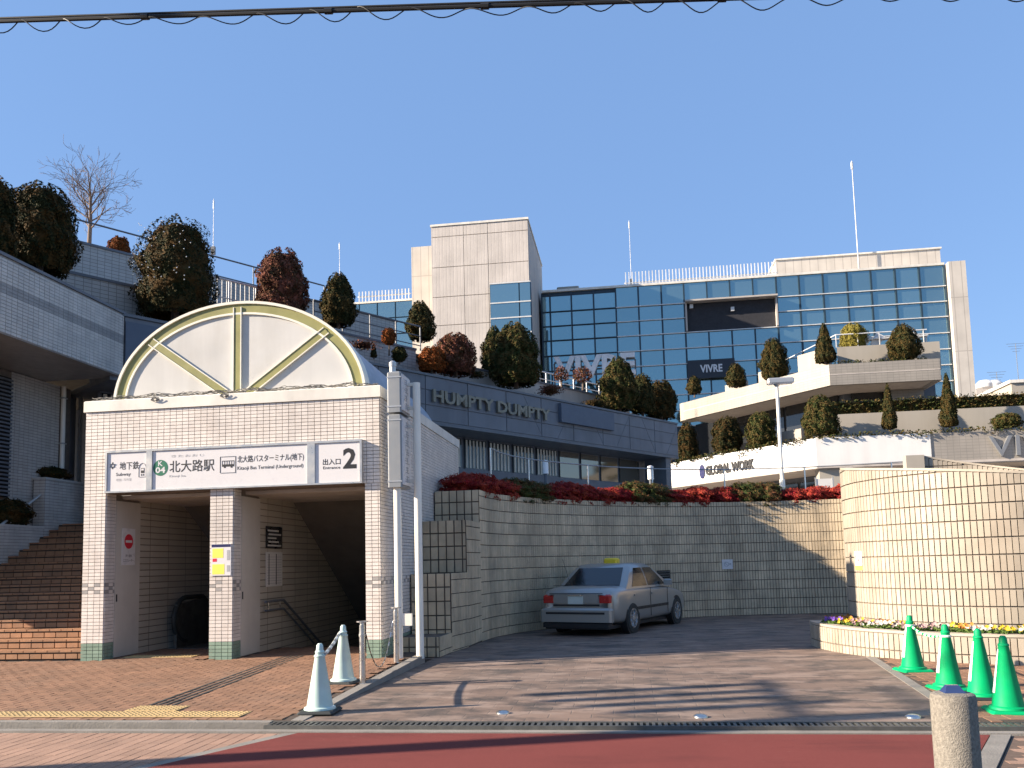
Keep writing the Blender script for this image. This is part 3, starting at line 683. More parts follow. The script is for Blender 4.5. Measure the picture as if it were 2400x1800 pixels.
# bundled bird net lying along the ledge
nt_ = thing('bird_net', (aL+2.6, bF+.1, ZT+.19), 'crumpled bird netting bundled along the white ledge under the arch', 'net')
for k_ in range(7):
    P = []; ph = random.uniform(0, 9)
    for i in range(120):
        x = .05+4.9*i/119; P.append((x, .12+.06*math.sin(i*.31+ph)+random.uniform(-.012, .012), ZT+.195+.02*k_*.35+abs(.035*math.sin(i*.23+ph*2))*(1 if .5 < x < 4.6 else .3)+random.uniform(0, .018)))
    MB(ME).tube(P, .006, 5).build('strand', 'net', nt_)
for cx in (1.22, 2.42):
    for k_ in range(4):
        P = [(cx+.02*k_+.05*math.sin(t*.5+k_), -.045-.008*k_+.01*math.cos(t*.5), ZT+.19-.065*abs(math.sin(t*.26+k_*.4))) for t in range(0, 13)]
        MB(ME).tube([(cx, .05, ZT+.2)]+P, .005, 5).build('loop', 'net', nt_)
# ================================================================== CURVED WALLS
def smooth_path(P, step):
    P = [Vector(p) for p in P]; out = []
    for i in range(len(P)-1):
        a, b, c, d = P[max(i-1, 0)], P[i], P[i+1], P[min(i+2, len(P)-1)]
        for k in range(24):
            t = k/24; out.append(.5*((2*b)+(c-a)*t+(2*a-5*b+4*c-d)*t*t+(3*b-a-3*c+d)*t**3))
    out.append(P[-1]); res = [out[0]]; acc = 0; last = out[0]
    for p in out[1:]:
        while (p-last).length+acc >= step:
            need = step-acc; last = last+(p-last).normalized()*need; res.append(last.copy()); acc = 0
        acc += (p-last).length; last = p
    return res
wp = [c2s(*p) for p in ((-1.25, 13.75), (-1.11, 14.45), (-.86, 15.3), (-.66, 16.3), (-.3, 17.5), (.65, 18.9), (2.8, 20.75), (5.4, 21.8), (8.2, 21.75), (11.5, 20.6))]
TWW, THH = .075, .242
path = smooth_path(wp, TWW)
sb = [c2s(*p).y for p in ((-1.11, 14.45), (-.86, 15.3), (-.66, 16.3))]
def wall_top(p):
    if p.y < sb[0]: return .34
    if p.y < sb[1]: return 1.36
    if p.y < sb[2]: return 2.32
    return 2.96
cw = thing('curved_retaining_wall', (path[60].x, path[60].y, 0), 'long shaded concave retaining wall of narrow upright tiles behind the car', 'retaining wall')
fr, tp, bt, bk = [], [], [], []
core = MB(); segs = []
for i in range(len(path)-1):
    p, q = path[i], path[i+1]; zt = wall_top((p+q)/2); d = (q-p).normalized(); n_ = Vector((-d.y, d.x))
    segs.append((p, q, zt))
i = 0
while i < len(segs):
    j = i
    while j < len(segs) and segs[j][2] == segs[i][2]: j += 1
    P = [s[0] for s in segs[i:j]]+[segs[j-1][1]]
    def off(k, t):
        a, b = P[max(k-1, 0)], P[min(k+1, len(P)-1)]; d = (b-a).normalized(); return P[k]+Vector((-d.y, d.x))*t
    O = [off(k, .012) for k in range(len(P))]; B = [off(k, .25) for k in range(len(P))]; zt = segs[i][2]
    core.ribbon([(*p, -.1) for p in O], [(*p, zt-.01) for p in O]); core.ribbon([(*p, zt-.01) for p in O], [(*p, zt-.01) for p in B]); core.ribbon([(*p, zt-.01) for p in B], [(*p, -.1) for p in B])
    i = j
core.build('core', 'grout_dark', cw)
cells = []
for (p, q, zt) in segs:
    c = (p+q)/2; d = (q-p).normalized(); M = frame((c.x, c.y, 0), (d.x, d.y, 0))
    z = zt; 
    while z > 0:
        h = min(THH if z < zt-.1 or zt < 1 else .12, z); 
        if h > .03:
            cells.append((M @ Matrix.Translation((0, random.uniform(-.001, .001), z-h/2)) @ Matrix.Rotation(random.gauss(0, .012), 4, 'Z') @ Matrix.Rotation(random.gauss(0, .004), 4, 'Y'), TWW-.009-abs(random.gauss(0, .002)), h-.011-abs(random.gauss(0, .002)), 0))
        z -= h
mat('tile_court', (.60, .475, .315), .5, piece=.10, var=.12, streak=.3, dirt=(.24, .21, .16), dirtamt=.5)
tile_field(cw, 'tile', cells, ['tile_court'], 300, .012, 'tile_field', r=.003)
top = [p for p in path if p.y >= sb[2]]
# stepped planters between the entrance and the curved wall
nm = ['lowest stepped planter of upright tiles beside the white sign poles', 'middle stepped planter of upright tiles beside the subway entrance wall', 'upper stepped planter of upright tiles under the red shrubs']
bs = [wp[0].y]+sb; zz_ = [.34, 1.36, 2.32, 2.96]
for k_ in range(3):
    b_, z_ = sb[k_], zz_[k_+1]; xr = min(path, key=lambda p: abs(p.y-b_)).x; xl = aR+.03
    t = thing('stepped_planter', (xl, b_, 0), nm[k_], 'planter')
    bn = sb[k_+1] if k_ < 2 else bF+DEP
    pts = [p for p in path if b_ <= p.y <= bn]
    poly = [(xl, b_+.013)]+[(p.x-.26, p.y) if i_ else (p.x-.03, b_+.013) for i_, p in enumerate(pts)]+[(xl, bn)]
    MB().prism(poly, -.1, z_-.06).build('soil', 'earth', t)
    MB().box(xl, xr-.015, b_+.012, b_+.12, -.1, z_-.008).build('core', 'grout_dark', t)
    cl = grid_cells(frame((xl, b_, 0), (1, 0, 0)), 0, xr-xl, (z_ % THH), z_, .15, THH, .02)
    tile_field(t, 'tile', cl, ['tile_court'], 100, .012, r=.003)
b_ = wp[0].y; xr = wp[0].x; xl = aR+.03
t = thing('low_block', (xl, b_, 0), 'low tiled block at the foot of the white sign poles', 'planter')
MB().prism([(xl, b_+.013), (xr-.02, b_+.013), (c2s(-1.11, 14.45).x-.26, sb[0]), (xl, sb[0])], -.1, .325).build('core', 'grout_dark', t)
tile_field(t, 'tile', grid_cells(frame((xl, b_, 0), (1, 0, 0)), 0, xr-xl, .0, .34, .15, .17, .02), ['tile_court'], 100, .012, r=.003)
# upper terrace slab
tpoly = [(p.x-.2, p.y+.15) for p in top[::6]]+[(40, 30), (60, 120), (-60, 120), (-60, bF+5.2), (aL-.02, bF+5.2), (aL-.02, bF+DEP+.1), (aR+.02, bF+DEP+.1), (aR+.02, sb[2]+.3)]
struct('terrace', MB().prism(tpoly, 2.45, 2.66), 'concrete', 'raised terrace behind the curved wall')
# lit convex wall with its flower planter
cc = c2s(7.85, 13.66); RW, RP = 2.26, 2.92; yd = math.degrees(YAW)
def onc(r, deg): a = math.radians(deg); return Vector((cc.x+r*math.cos(a), cc.y+r*math.sin(a)))
def ztop(deg):
    t = (deg-(158+yd))/88
    return 3.02-.40*max(t, 0)
rw = thing('convex_tiled_wall', (*onc(RW, 200), 0), 'sunlit convex wall of narrow beige upright tiles behind the flower planter', 'wall')
def arcwall(parent, r, d0, d1, zf, zb, tw, th, m, name='tile', inner=False, cap_=300, capm='cap_beige', top0=0.):
    n = max(4, int(abs(math.radians(d1-d0))*r/tw)); ds = [d0+(d1-d0)*i/n for i in range(n+1)]
    sgn = 1 if not inner else -1
    A = [onc(r-.012*sgn, d) for d in ds]; B = [onc(r-.17*sgn, d) for d in ds]; zt = [zf(d) for d in ds]
    c = MB(); c.ribbon([(*p, zb) for p in A], [(*p, z-.03) for p, z in zip(A, zt)]).ribbon([(*p, z-.03) for p, z in zip(A, zt)], [(*p, z-.03) for p, z in zip(B, zt)]).ribbon([(*p, zb) for p in B], [(*p, z-.03) for p, z in zip(B, zt)])
    c.build('core', 'grout_beige', parent)
    C0 = [onc(r+.004*sgn, d) for d in ds]; C1 = [onc(r-.18*sgn, d) for d in ds]
    c = MB(); c.ribbon([(*p, z-.035) for p, z in zip(C0, zt)], [(*p, z) for p, z in zip(C0, zt)]).ribbon([(*p, z) for p, z in zip(C0, zt)], [(*p, z) for p, z in zip(C1, zt)]).ribbon([(*p, z-.035) for p, z in zip(C1, zt)], [(*p, z) for p, z in zip(C1, zt)])
    c.build('coping', capm, parent)
    cl = []
    for i in range(n):
        dm = (ds[i]+ds[i+1])/2; c0 = onc(r, dm); a = math.radians(dm)
        tx = (-math.sin(a), math.cos(a)) if not inner else (math.sin(a), -math.cos(a))
        M = frame((c0.x, c0.y, 0), tx)
        if (M.col[1].xyz.to_2d()).dot(Vector((math.cos(a), math.sin(a)))*sgn) > 0: M = frame((c0.x, c0.y, 0), (-tx[0], -tx[1]))
        z = top0 if top0 else zb; ztp = zf(dm)-.036
        while z < ztp-.02:
            h = min(th, ztp-z)
            if h > .025: cl.append((M @ Matrix.Translation((0, random.uniform(-.0015, .001), z+h/2)) @ Matrix.Rotation(random.gauss(0, .012), 4, 'Z') @ Matrix.Rotation(random.gauss(0, .004), 4, 'Y'), math.radians(abs(d1-d0))/n*r-.0065-abs(random.gauss(0, .002)), h-.013-abs(random.gauss(0, .0025)), 0))
            z += h
    tile_field(parent, name, cl, [m], cap_, .012, 'tile_field', r=.003)
mat('cap_beige', (.40, .35, .28), .6, piece=.05, var=.1, streak=.2)
arcwall(rw, RW, 100+yd, 300+yd, ztop, .0, .082, .242, 'tile_beige')
sp = thing('stair_parapet', (*onc(RW-.1, 60), 0), 'darker tiled parapet descending behind the sunlit convex wall', 'parapet')
arcwall(sp, RW-.02, 88+yd, 15+yd, lambda d: 3.36-.62*max(0, (88+yd-d)/73), .0, .082, .242, 'tile_beige', inner=True, cap_=150)
pe = onc(RW-.02, 88+yd)
MB(frame((pe.x-.34, pe.y-.05, 0), (1, 0, 0))).box(0, .33, 0, .2, .0, 3.37).build('end_pier', 'cream_wall', sp)
fp = thing('flower_planter', (*onc(RP, 215), 0), 'low curved planter of upright beige tiles with flowers against the convex wall', 'planter')
arcwall(fp, RP, 168+yd, 300+yd, lambda d: .40, .0, .082, .242, 'tile_beige', top0=.10-.242+.02, cap_=160)
ds = [166+yd+i*3 for i in range(46)]
m_ = MB(); m_.ribbon([(*onc(RW, d), .34) for d in ds], [(*onc(RP-.16, d), .34) for d in ds]).build('soil', 'earth', fp)
p, q = onc(RW, 168+yd), onc(RP, 168+yd)
MB(frame((p.x, p.y, 0), (q.x-p.x, q.y-p.y))).box(0, (q-p).length, -.1, .0, .0, .40).build('end_slab', 'cap_beige', fp)
# ================================================================== FOLIAGE
def foliage(H, prof, wx, wy, leaf, n, seed, core=.74, lump=.12, asp=.5, outward=.9):
    r = np.random.default_rng(seed); ph = r.uniform(0, 6.28, 6)
    ts = np.linspace(0, 1, 60); pv = np.array([prof(t) for t in ts])+1e-3
    cdf = np.cumsum(pv); cdf /= cdf[-1]
    t = np.interp(r.random(n), cdf, ts); a = r.uniform(0, 2*np.pi, n)
    def lm(a, t): return 1+lump*(np.sin(3*a+5*t+ph[0])*np.sin(2*a-7*t+ph[1])+.8*np.sin(7*a+9*t+ph[2])*np.sin(5*a-13*t+ph[3])+.5*np.sin(13*a+ph[4]+21*t))
    rho = 1-np.abs(r.normal(0, .085, n)); rr = np.interp(t, ts, pv)*rho*lm(a, t)
    # ends of the crown: fill the caps
    c = np.stack([rr*np.cos(a)*wx, rr*np.sin(a)*wy, t*H*(1+.04*np.sin(5*a+ph[5]))], 1)
    dp = np.gradient(pv, ts); sl = np.interp(t, ts, dp)
    nr = np.stack([np.cos(a), np.sin(a), np.clip(-sl*.5*(wx+wy)/H, -1.6, 1.6)], 1)
    nr /= np.linalg.norm(nr, axis=1, keepdims=True); nr = nr*outward+r.normal(0, .42, (n, 3)); nr /= np.linalg.norm(nr, axis=1, keepdims=True)
    tg = np.cross(nr, r.normal(0, 1, (n, 3))); tg /= np.linalg.norm(tg, axis=1, keepdims=True); bt_ = np.cross(nr, tg)
    l = leaf*r.uniform(.6, 1.25, (n, 1))
    V = np.stack([c+tg*l, c+bt_*l*asp+nr*l*.15, c-tg*l, c-bt_*l*asp+nr*l*.15], 1).reshape(-1, 3)
    Fc = [(4*i, 4*i+1, 4*i+2, 4*i+3) for i in range(n)]
    if core:
        k, m2 = 18, 12; o = len(V); cv = []
        for j in range(m2+1):
            tt = .03+.92*j/m2
            for i in range(k):
                aa = 2*np.pi*i/k; R_ = np.interp(tt, ts, pv)*core*lm(aa, tt); cv.append((R_*np.cos(aa)*wx, R_*np.sin(aa)*wy, tt*H*.96))
        V = np.vstack([V, np.array(cv)])
        for j in range(m2):
            for i in range(k): Fc.append((o+j*k+i, o+j*k+(i+1) % k, o+(j+1)*k+(i+1) % k, o+(j+1)*k+i))
        Fc.append(tuple(o+m2*k+i for i in range(k)))
    return V, Fc
PROF = {
 'round': lambda t: math.sqrt(max(0, 1-(2*t-1)**2))**.8,
 'egg': lambda t: min(1, .70+t*1.4)*max(0, 1-max(0, (t-.22)/.78)**1.9)**.62,
 'dome': lambda t: (min(1, .78+t*1.2))*math.sqrt(max(0, 1-max(0, (t-.35)/.65)**2.6)),
 'cone': lambda t: min(1, .75+t*3)*max(0, 1-t)**.7,
 'column': lambda t: min(1, .8+t*2)*max(0, 1-t**4)**.7,
}
SEED = [100]
def shrub(name, P, H, W, shape, m, label, cat='shrub', group=None, leaf=.07, dens=2.6, trunk=.04, tm='bark', lump=.15, core=.85, asp=.5):
    """P: foot of the plant; H whole height; W width"""
    SEED[0] += 1; Hc = H*(1-trunk); wx = W/2
    t = thing(name, P, label, cat, group)
    area = math.pi*W*Hc; leaf *= .62; n = int(min(12000, max(300, area/(leaf*leaf*asp*2)*dens)))
    V, Fc = foliage(Hc, PROF[shape], wx, wx*random.uniform(.85, 1.05), leaf, n, SEED[0], core, lump, asp)
    V = V+np.array([P[0], P[1], P[2]+H*trunk])
    me = make_mesh('crown', V, Fc, [m], uv=False); o = bpy.data.objects.new('crown', me); link(o, t)
    MB().tube([(P[0], P[1], P[2]-.05), (P[0]+.01, P[1], P[2]+H*.3), (P[0], P[1]+.01, P[2]+H*.6)], [W*.05+.012, W*.04+.01, W*.02+.006], 6).build('trunk', tm, t)
    return t
def camdepth(P): return -(MT @ (Vector(P)-EYEV)).z
def px_shrub(name, px, y0, y1, w, plane, shape, m, label, **k):
    P = onp(px, y1, *plane); D = camdepth(P)/F
    return shrub(name, P, (y1-y0)*D, w*D, shape, m, label, **k)
# flowers: tufts with blossoms
def flower_plant(P, m, label, group, big=1.):
    SEED[0] += 1; r = random.Random(SEED[0]); t = thing('pansy_plant', P, label, 'flowers', group)
    lf = MB(); bl = MB()
    for i in range(90):
        a, q = r.uniform(0, 6.28), r.uniform(0, .17)*big; h = r.uniform(.02, .10); c = Vector((P[0]+q*math.cos(a), P[1]+q*math.sin(a), P[2]+h))
        x = Vector((r.gauss(0, 1), r.gauss(0, 1), r.gauss(0, .7))).normalized(); y = x.orthogonal().normalized()
        lf.quad(c+x*.04, c+y*.016, c-x*.04, c-y*.016)
    for i in range(13):
        a, q = r.uniform(0, 6.28), r.uniform(0, .17)*big; h = r.uniform(.09, .16); c = Vector((P[0]+q*math.cos(a), P[1]+q*math.sin(a), P[2]+h))
        nn = Vector((r.gauss(-.2, .4), r.gauss(-.8, .3), r.gauss(.5, .3))).normalized(); x = nn.orthogonal().normalized(); y = nn.cross(x)
        V = [c-nn*.008]+[c+(x*math.cos(k*1.2566)+y*math.sin(k*1.2566))*r.uniform(.022, .032) for k in range(5)]
        bl.add(V, [(0, 1+k, 1+(k+1) % 5) for k in range(5)])
    lf.build('leaves', 'grass', t); bl.build('blossoms', m, t)
seq = ['pansy_orange', 'pansy_purple', 'pansy_orange', 'pansy_yellow', 'pansy_pink', 'pansy_orange', 'pansy_white', 'pansy_yellow', 'pansy_pink', 'pansy_pink', 'pansy_white', 'pansy_orange', 'pansy_white', 'pansy_yellow', 'pansy_yellow', 'pansy_yellow', 'pansy_yellow', 'pansy_orange']
i = 0
for d in np.linspace(171, 262, 30):
    c = seq[int((d-171)/91*17.99)] if random.random() < .75 else random.choice(seq); col = c.split('_')[1]
    p = onc(random.choice((2.42, 2.58, 2.7)), d+yd); flower_plant((p.x, p.y, .34), c, col+' pansies blooming in the curved tiled planter', col+' pansies in the curved planter')
mb = MB()
for k_ in range(2600):
    d = random.uniform(168, 292)+yd; p = onc(random.uniform(RW+.02, RP-.18), d); h = random.uniform(.02, .075); a = random.uniform(0, 6.28); dx, dy = math.cos(a)*.012, math.sin(a)*.012
    lx, ly = random.gauss(0, .02), random.gauss(0, .02)
    mb.add([(p.x-dx, p.y-dy, .335), (p.x+dx, p.y+dy, .335), (p.x+lx, p.y+ly, .34+h)], [(0, 1, 2)])
mb.build('grass', 'grass', label='short green ground cover between the pansies', kind='stuff')
def weed(px, py, z, s, label):
    p = gnd(px, py, z); t = tag(MB().build('weed', 'grass') if 0 else None, 1) if 0 else None
    mb = MB()
    for k_ in range(70):
        a = random.uniform(0, 6.28); q = random.uniform(0, s); h = random.uniform(.3, 1)*s*1.1; c = Vector((p.x+q*.4*math.cos(a), p.y+q*.4*math.sin(a), z)); e = c+Vector((q*math.cos(a), q*math.sin(a), h)); w = Vector((-math.sin(a), math.cos(a), 0))*.01
        mb.quad(c-w, c+w, (c+e)/2+w*1.6, e)
    mb.build('weed', 'grass', None, label=label, cat='weed')
weed(1990, 1527, 0, .13, 'green weed tuft growing at the foot of the flower planter')
weed(960, 1338, 1.3, .16, 'grass tuft growing on the stepped planter by the entrance wall')
# ================================================================== CONES, POSTS, BOLLARD
def cone(px, py, z, H, m, label, group, stripe=None, base='rubber', col=True):
    p = gnd(px, py, z); t = thing('traffic_cone', p, label, 'traffic cone', group, random.uniform(-.2, .2)); M = world_of(t)
    MB(M).bbox(-.19, .19, -.19, .19, .0, .03, .02).build('base', base, t)
    MB(M).lathe([(.165, .031), (.16, .05), (.135, .062), (.045, H*.86), (.047, H*.865), (.05, H*.875), (.046, H*.89), (.038, H*.9), (.034, H*.97), (.02, H), (.001, H)], 28).build('body', m, t, True)
    if col: MB(M).lathe([(.053, H*.80), (.06, H*.805), (.06, H*.83), (.05, H*.835)], 24).build('collar', m if 'white' in m else 'reflective', t, True)
    if stripe:
        V = []; 
        for k_ in range(7):
            a = math.radians(163+k_*6); 
            for zf in (.25, .82): r = .137-(.137-.046)*((zf*H-.062)/(H*.86-.062))+.002; V.append((r*math.cos(a), r*math.sin(a), zf*H))
        MB(M).add(V, [(2*k_, 2*k_+2, 2*k_+3, 2*k_+1) for k_ in range(6)]).build('stripe', 'reflective', t)
    return p
c1 = cone(750, 1668, zs(8.9)*0+.015, .70, 'cone_white', 'pale mint cone at the pavement corner, with chain to the cone behind', 'pale cones')
c2 = cone(805, 1600, .055, .72, 'cone_white', 'pale mint cone beside the steel chain post, farther from the road', 'pale cones')
g1 = cone(2140, 1572, .006, .70, 'cone_green', 'green cone closest to the flower planter, roped to the next', 'green cones', True, 'cone_green')
g2 = cone(2225, 1614, .006, .70, 'cone_green', 'green cone second from the flower planter', 'green cones', True, 'cone_green')
g3 = cone(2303, 1636, .006, .70, 'cone_green', 'darker green cone standing just behind the stone bollard', 'green cones', True, 'rubber', False)
g4 = cone(2364, 1668, .006, .70, 'cone_green', 'green cone beside the stone bollard, closest to the road', 'green cones', True, 'cone_green', False)
def link_chain(name, P, Q, sag, m1, m2, label, cat, n=14, r=.014):
    t = thing(name, P, label, cat); pts = []
    for i in range(n*2+1):
        u = i/(n*2); v = Vector(P).lerp(Vector(Q), u); v.z -= sag*4*u*(1-u); pts.append(v)
    for i in range(n): MB().tube(pts[2*i:2*i+3], r, 6).build('link', m1 if i % 2 else m2, t, True)
link_chain('cone_bar', (c1.x+.045, c1.y, c1.z+.58), (c2.x-.04, c2.y-.02, c2.z+.62), .02, 'reflective', 'box_grey', 'pale linking bar between the two mint cones', 'bar', 10, .02)
link_chain('striped_rope', (g1.x, g1.y-.05, g1.z+.57), (g2.x-.02, g2.y, g2.z+.58), .06, 'reflective', 'cone_green', 'white and green striped rope between two green cones', 'rope', 16, .013)
def post(px, py, z, H, label):
    p = gnd(px, py, z); t = thing('chain_post', p, label, 'post', 'steel chain posts'); M = world_of(t)
    MB(M).lathe([(.045, 0), (.038, .006), (.038, H-.05), (.036, H-.05)], 20).build('tube', 'steel', t, True)
    MB(M).lathe([(.03, H-.05), (.03, H-.02), (.075, H-.012), (.075, H), (.0, H+.004)], 20).build('cap', 'steel', t, True)
    MB(M).lathe([(.046, .58), (.046, .61)], 18).build('ring', 'steel', t, True); return p
q1_ = post(850, 1602, .055, .77, 'steel chain post beside the farther mint cone')
q2_ = post(929, 1553, .10, .80, 'steel chain post beside the white sign poles')
link_chain('chain', (q1_.x+.05, q1_.y, q1_.z+.6), (q2_.x-.05, q2_.y, q2_.z+.6), .52, 'steel', 'iron', 'thin drooping chain hung between the steel posts', 'chain', 26, .008)
bp_ = gnd(2253, 1898, -.06)
t = thing('stone_bollard', bp_, 'rough granite bollard with a dark reflector on top', 'bollard'); M = world_of(t); hb = .70
MB(M).lathe([(.13, -.05), (.13, hb-.03), (.122, hb-.008), (.105, hb), (.0, hb+.004)], 40).build('shaft', 'granite', t, True)
MB(M).add([(-.06, -.05, hb+.002), (.06, -.05, hb+.002), (.06, .05, hb+.002), (-.06, .05, hb+.002), (-.035, -.012, hb+.045), (.035, -.012, hb+.045), (.035, .02, hb+.045), (-.035, .02, hb+.045)], [(0,1,5,4),(1,2,6,5),(2,3,7,6),(3,0,4,7),(4,5,6,7)]).build('reflector', 'solar', t)
# sign poles
pA, pB = gnd(936, 1545, .10), gnd(985, 1540, .10)
t = thing('pole_sign', pA, 'twin white sign poles with two stacked grey sign boxes beside the entrance', 'sign')
MB().tube([(pA.x, pA.y, .08), (pA.x, pA.y, 2.80)], .058, 20).build('pole', 'pole_white', t, True)
MB().tube([(pB.x, pB.y, .08), (pB.x, pB.y, 4.38)], .060, 20).build('pole', 'pole_white', t, True)
MB().box(pA.x+.05, pB.x-.05, pA.y-.03, pA.y+.03, .60, .78).build('cross_plate', 'pole_white', t)
xa = pA.x-.115; FS = frame((xa+.225, pA.y-.09, 0), (0, 1, 0))
for z0, z1, s_ in ((3.86, 4.50, '北大路駅'), (2.70, 3.83, 'バスターミナル')):
    b_ = MB().bbox(xa, xa+.22, pA.y-.11, pA.y+.42, z0, z1, .02).build('sign_box', 'box_grey', t)
    MB(FS).box(.0, .48, -.008, .003, z0+.04, z1-.04).build('face', 'sign_white', b_)
    nn = len(s_)
    for i in range(nn):
        hh = (z1-z0-.14)/nn; zc = z1-.07-hh*(i+.5); mk = MB(FS)
        for q in range(3): u_ = random.uniform(.12, .2); mk.box(u_, u_+random.uniform(.12, .2), -.0105, -.0085, zc-hh*.34+q*hh*.26, zc-hh*.34+q*hh*.26+hh*.1)
        mk.box(.24, .27, -.011, -.0085, zc-hh*.36, zc+hh*.36).build('print', 'ink_grey', b_)
    for zz in (z0+.08, z1-.1): MB().box(xa-.004, xa+.224, pA.y-.116, pA.y-.105, zz, zz+.02).build('strap', 'alu', b_)
    for zz in (z0+.12, z1-.14): MB().bar((xa+.2, pB.y+.02, zz), (pB.x, pB.y, zz), .035, .05).build('bracket', 'pole_white', t)
MB().lathe([(.05, 4.50), (.05, 4.60), (.058, 4.60), (.058, 4.66), (.03, 4.69), (0, 4.69)], 16, (pA.x-.05, pA.y, 0)).build('finial', 'alu', t, True)
# small notice plates on the tiled walls
def plate(px, py, M, w, h, yellow, label):
    o = M.translation; t = thing('notice_plate', o, label, 'notice')
    MB(M).box(-w/2, w/2, -.02, -.012, -h/2, h/2).build('board', 'sign_white', t)
    if yellow: MB(M).box(-w/2, w/2, -.0235, -.0205, -h/2, -h/2+.07).build('band', 'ink_yellow', t)
    mb = MB(M); cz = .04 if yellow else 0; cx = -.03
    for q in range(16):
        a, b = q*math.pi/8, (q+1)*math.pi/8; mb.bar((cx+.06*math.cos(a), -.022, cz+.06*math.sin(a)), (cx+.06*math.cos(b), -.022, cz+.06*math.sin(b)), .012, .002)
    mb.bar((cx-.042, -.022, cz+.042), (cx+.042, -.022, cz-.042), .012, .002)
    mb.build('ban_ring', 'ink_red' if yellow else 'ink_blue', t); MB(M).box(.05, .10, -.0225, -.0205, cz-.01, cz+.02).build('print', 'ink_grey', t)
i_ = min(range(len(segs)), key=lambda k: abs(proj((*segs[k][0], 1.3))[0]-1705)); p, q, _ = segs[i_]; d = (q-p).normalized()
plate(0, 0, frame((p.x, p.y, 1.33), (d.x, d.y, 0)), .29, .25, False, 'small white no-smoking plate on the shaded retaining wall')
dd = min(np.arange(150, 260, .5), key=lambda d: abs(proj((*onc(RW, d+yd), 1.4))[0]-2015) if d > 165 else 9e9); p = onc(RW, dd+yd); a = math.radians(dd+yd)
Mp = frame((p.x, p.y, 1.40), (-math.sin(a), math.cos(a), 0))
if Mp.col[1].xyz.to_2d().dot(Vector((math.cos(a), math.sin(a)))) > 0: Mp = frame((p.x, p.y, 1.40), (math.sin(a), -math.cos(a), 0))
plate(0, 0, Mp, .24, .30, True, 'small white no-smoking plate with yellow band on the sunlit wall')
i_ = min(range(len(segs)), key=lambda k: abs(proj((*segs[k][0], 1.0))[0]-1553)); p, q, _ = segs[i_]; d = (q-p).normalized(); Mv = frame((p.x, p.y, 1.05), (d.x, d.y, 0))
t = thing('wall_vent', Mv.translation, 'dark louvred vent in the retaining wall behind the car', 'vent'); MB(Mv).box(-.2, .2, -.02, -.012, -.17, .17).build('back', 'pit', t)
for k_ in range(6): MB(Mv).box(-.2, .2, -.035, -.021, -.16+.056*k_, -.135+.056*k_).build('slat', 'iron', t)
# ================================================================== TERRACED BUILDING (shaded wing)
hv = Vector((.571, .821)); H0 = c2s(-8.93, 18.9); HM = frame((H0.x, H0.y, 0), (hv.x, hv.y, 0)); HI = HM.inverted()
hy = HM.col[1].xyz
def hplane(off): return (HM @ Vector((0, off, 0)), hy)
def HL(px, py, off):
    v = HI @ onp(px, py, *hplane(off)); return v.x, v.z
ZF0, ZF1, SL = 6.03, 7.45, 24.1
HB = thing('terraced_shop_building', (H0.x+10, H0.y+14, 2.66), 'shaded grey panelled terraced shop building with HUMPTY DUMPTY lettering', 'building')
MB(HM).box(-.3, SL, .03, 1.2, ZF0, ZF1).build('fascia_core', 'grey_frame', HB)
cl = []
nb = 13; bw = SL/nb
for i in range(nb):
    for z0, z1 in ((ZF0+.01, ZF0+.48), (ZF0+.50, ZF0+.96), (ZF0+.98, ZF1-.01)):
        cl.append((HM @ Matrix.Translation((bw*(i+.5), .03, (z0+z1)/2)), bw-.03, z1-z0, 0))
tile_field(HB, 'panel', cl, ['grey_panel'], 300, .03)
for i in range(nb):   # slanting joint strips of the cladding
    if i in (2, 3, 4, 5, 6): continue
    a, b = bw*(i+.5), bw*(i+1); a, b = (a, b) if i % 2 else (b, a)
    MB(HM).bar((a, -.003, ZF1-.05), (b, -.003, ZF0+.05), .018, .01, up=(0, 1, 0)).build('joint_strip', 'grey_frame', HB)
MB(HM).box(-.3, SL+.02, -.04, .3, ZF1, ZF1+.07).build('coping', 'grey_frame', HB)
MB(HM).box(-.3, SL, .0, 2.6, ZF0-.12, ZF0-.005).build('soffit', 'grey_frame', HB)
# end return of the fascia
MB(HM).box(SL-.02, SL+.03, .04, 8, ZF0, ZF1).build('fascia_end', 'grey_panel', HB)
s0, z0 = HL(1012, 915, -.04); s1, z1 = HL(1287, 985, -.04)
text('lettering', 'HUMPTY DUMPTY', HM @ Matrix.Translation((0, -.03, 0)), s0, s1, 6.62, 7.03, 'gold_letter', HB, .09, .03)
s0, _ = HL(1312, 930, -.1); s1, _ = HL(1437, 990, -.1)
MB(HM).box(s0, s1, -.16, -.005, 6.66, 7.36).build('blank_sign', 'blue_grey', HB)
# first blue-grey panel at the inner corner
sA0, _ = HL(279, 716, -.02); sA1, _ = HL(420, 760, -.02)
MB(HM).box(.02, max(sA1, 1.2)+2, -.05, -.012, ZF0+.05, ZF1-.12).build('corner_panel', 'blue_grey', HB)
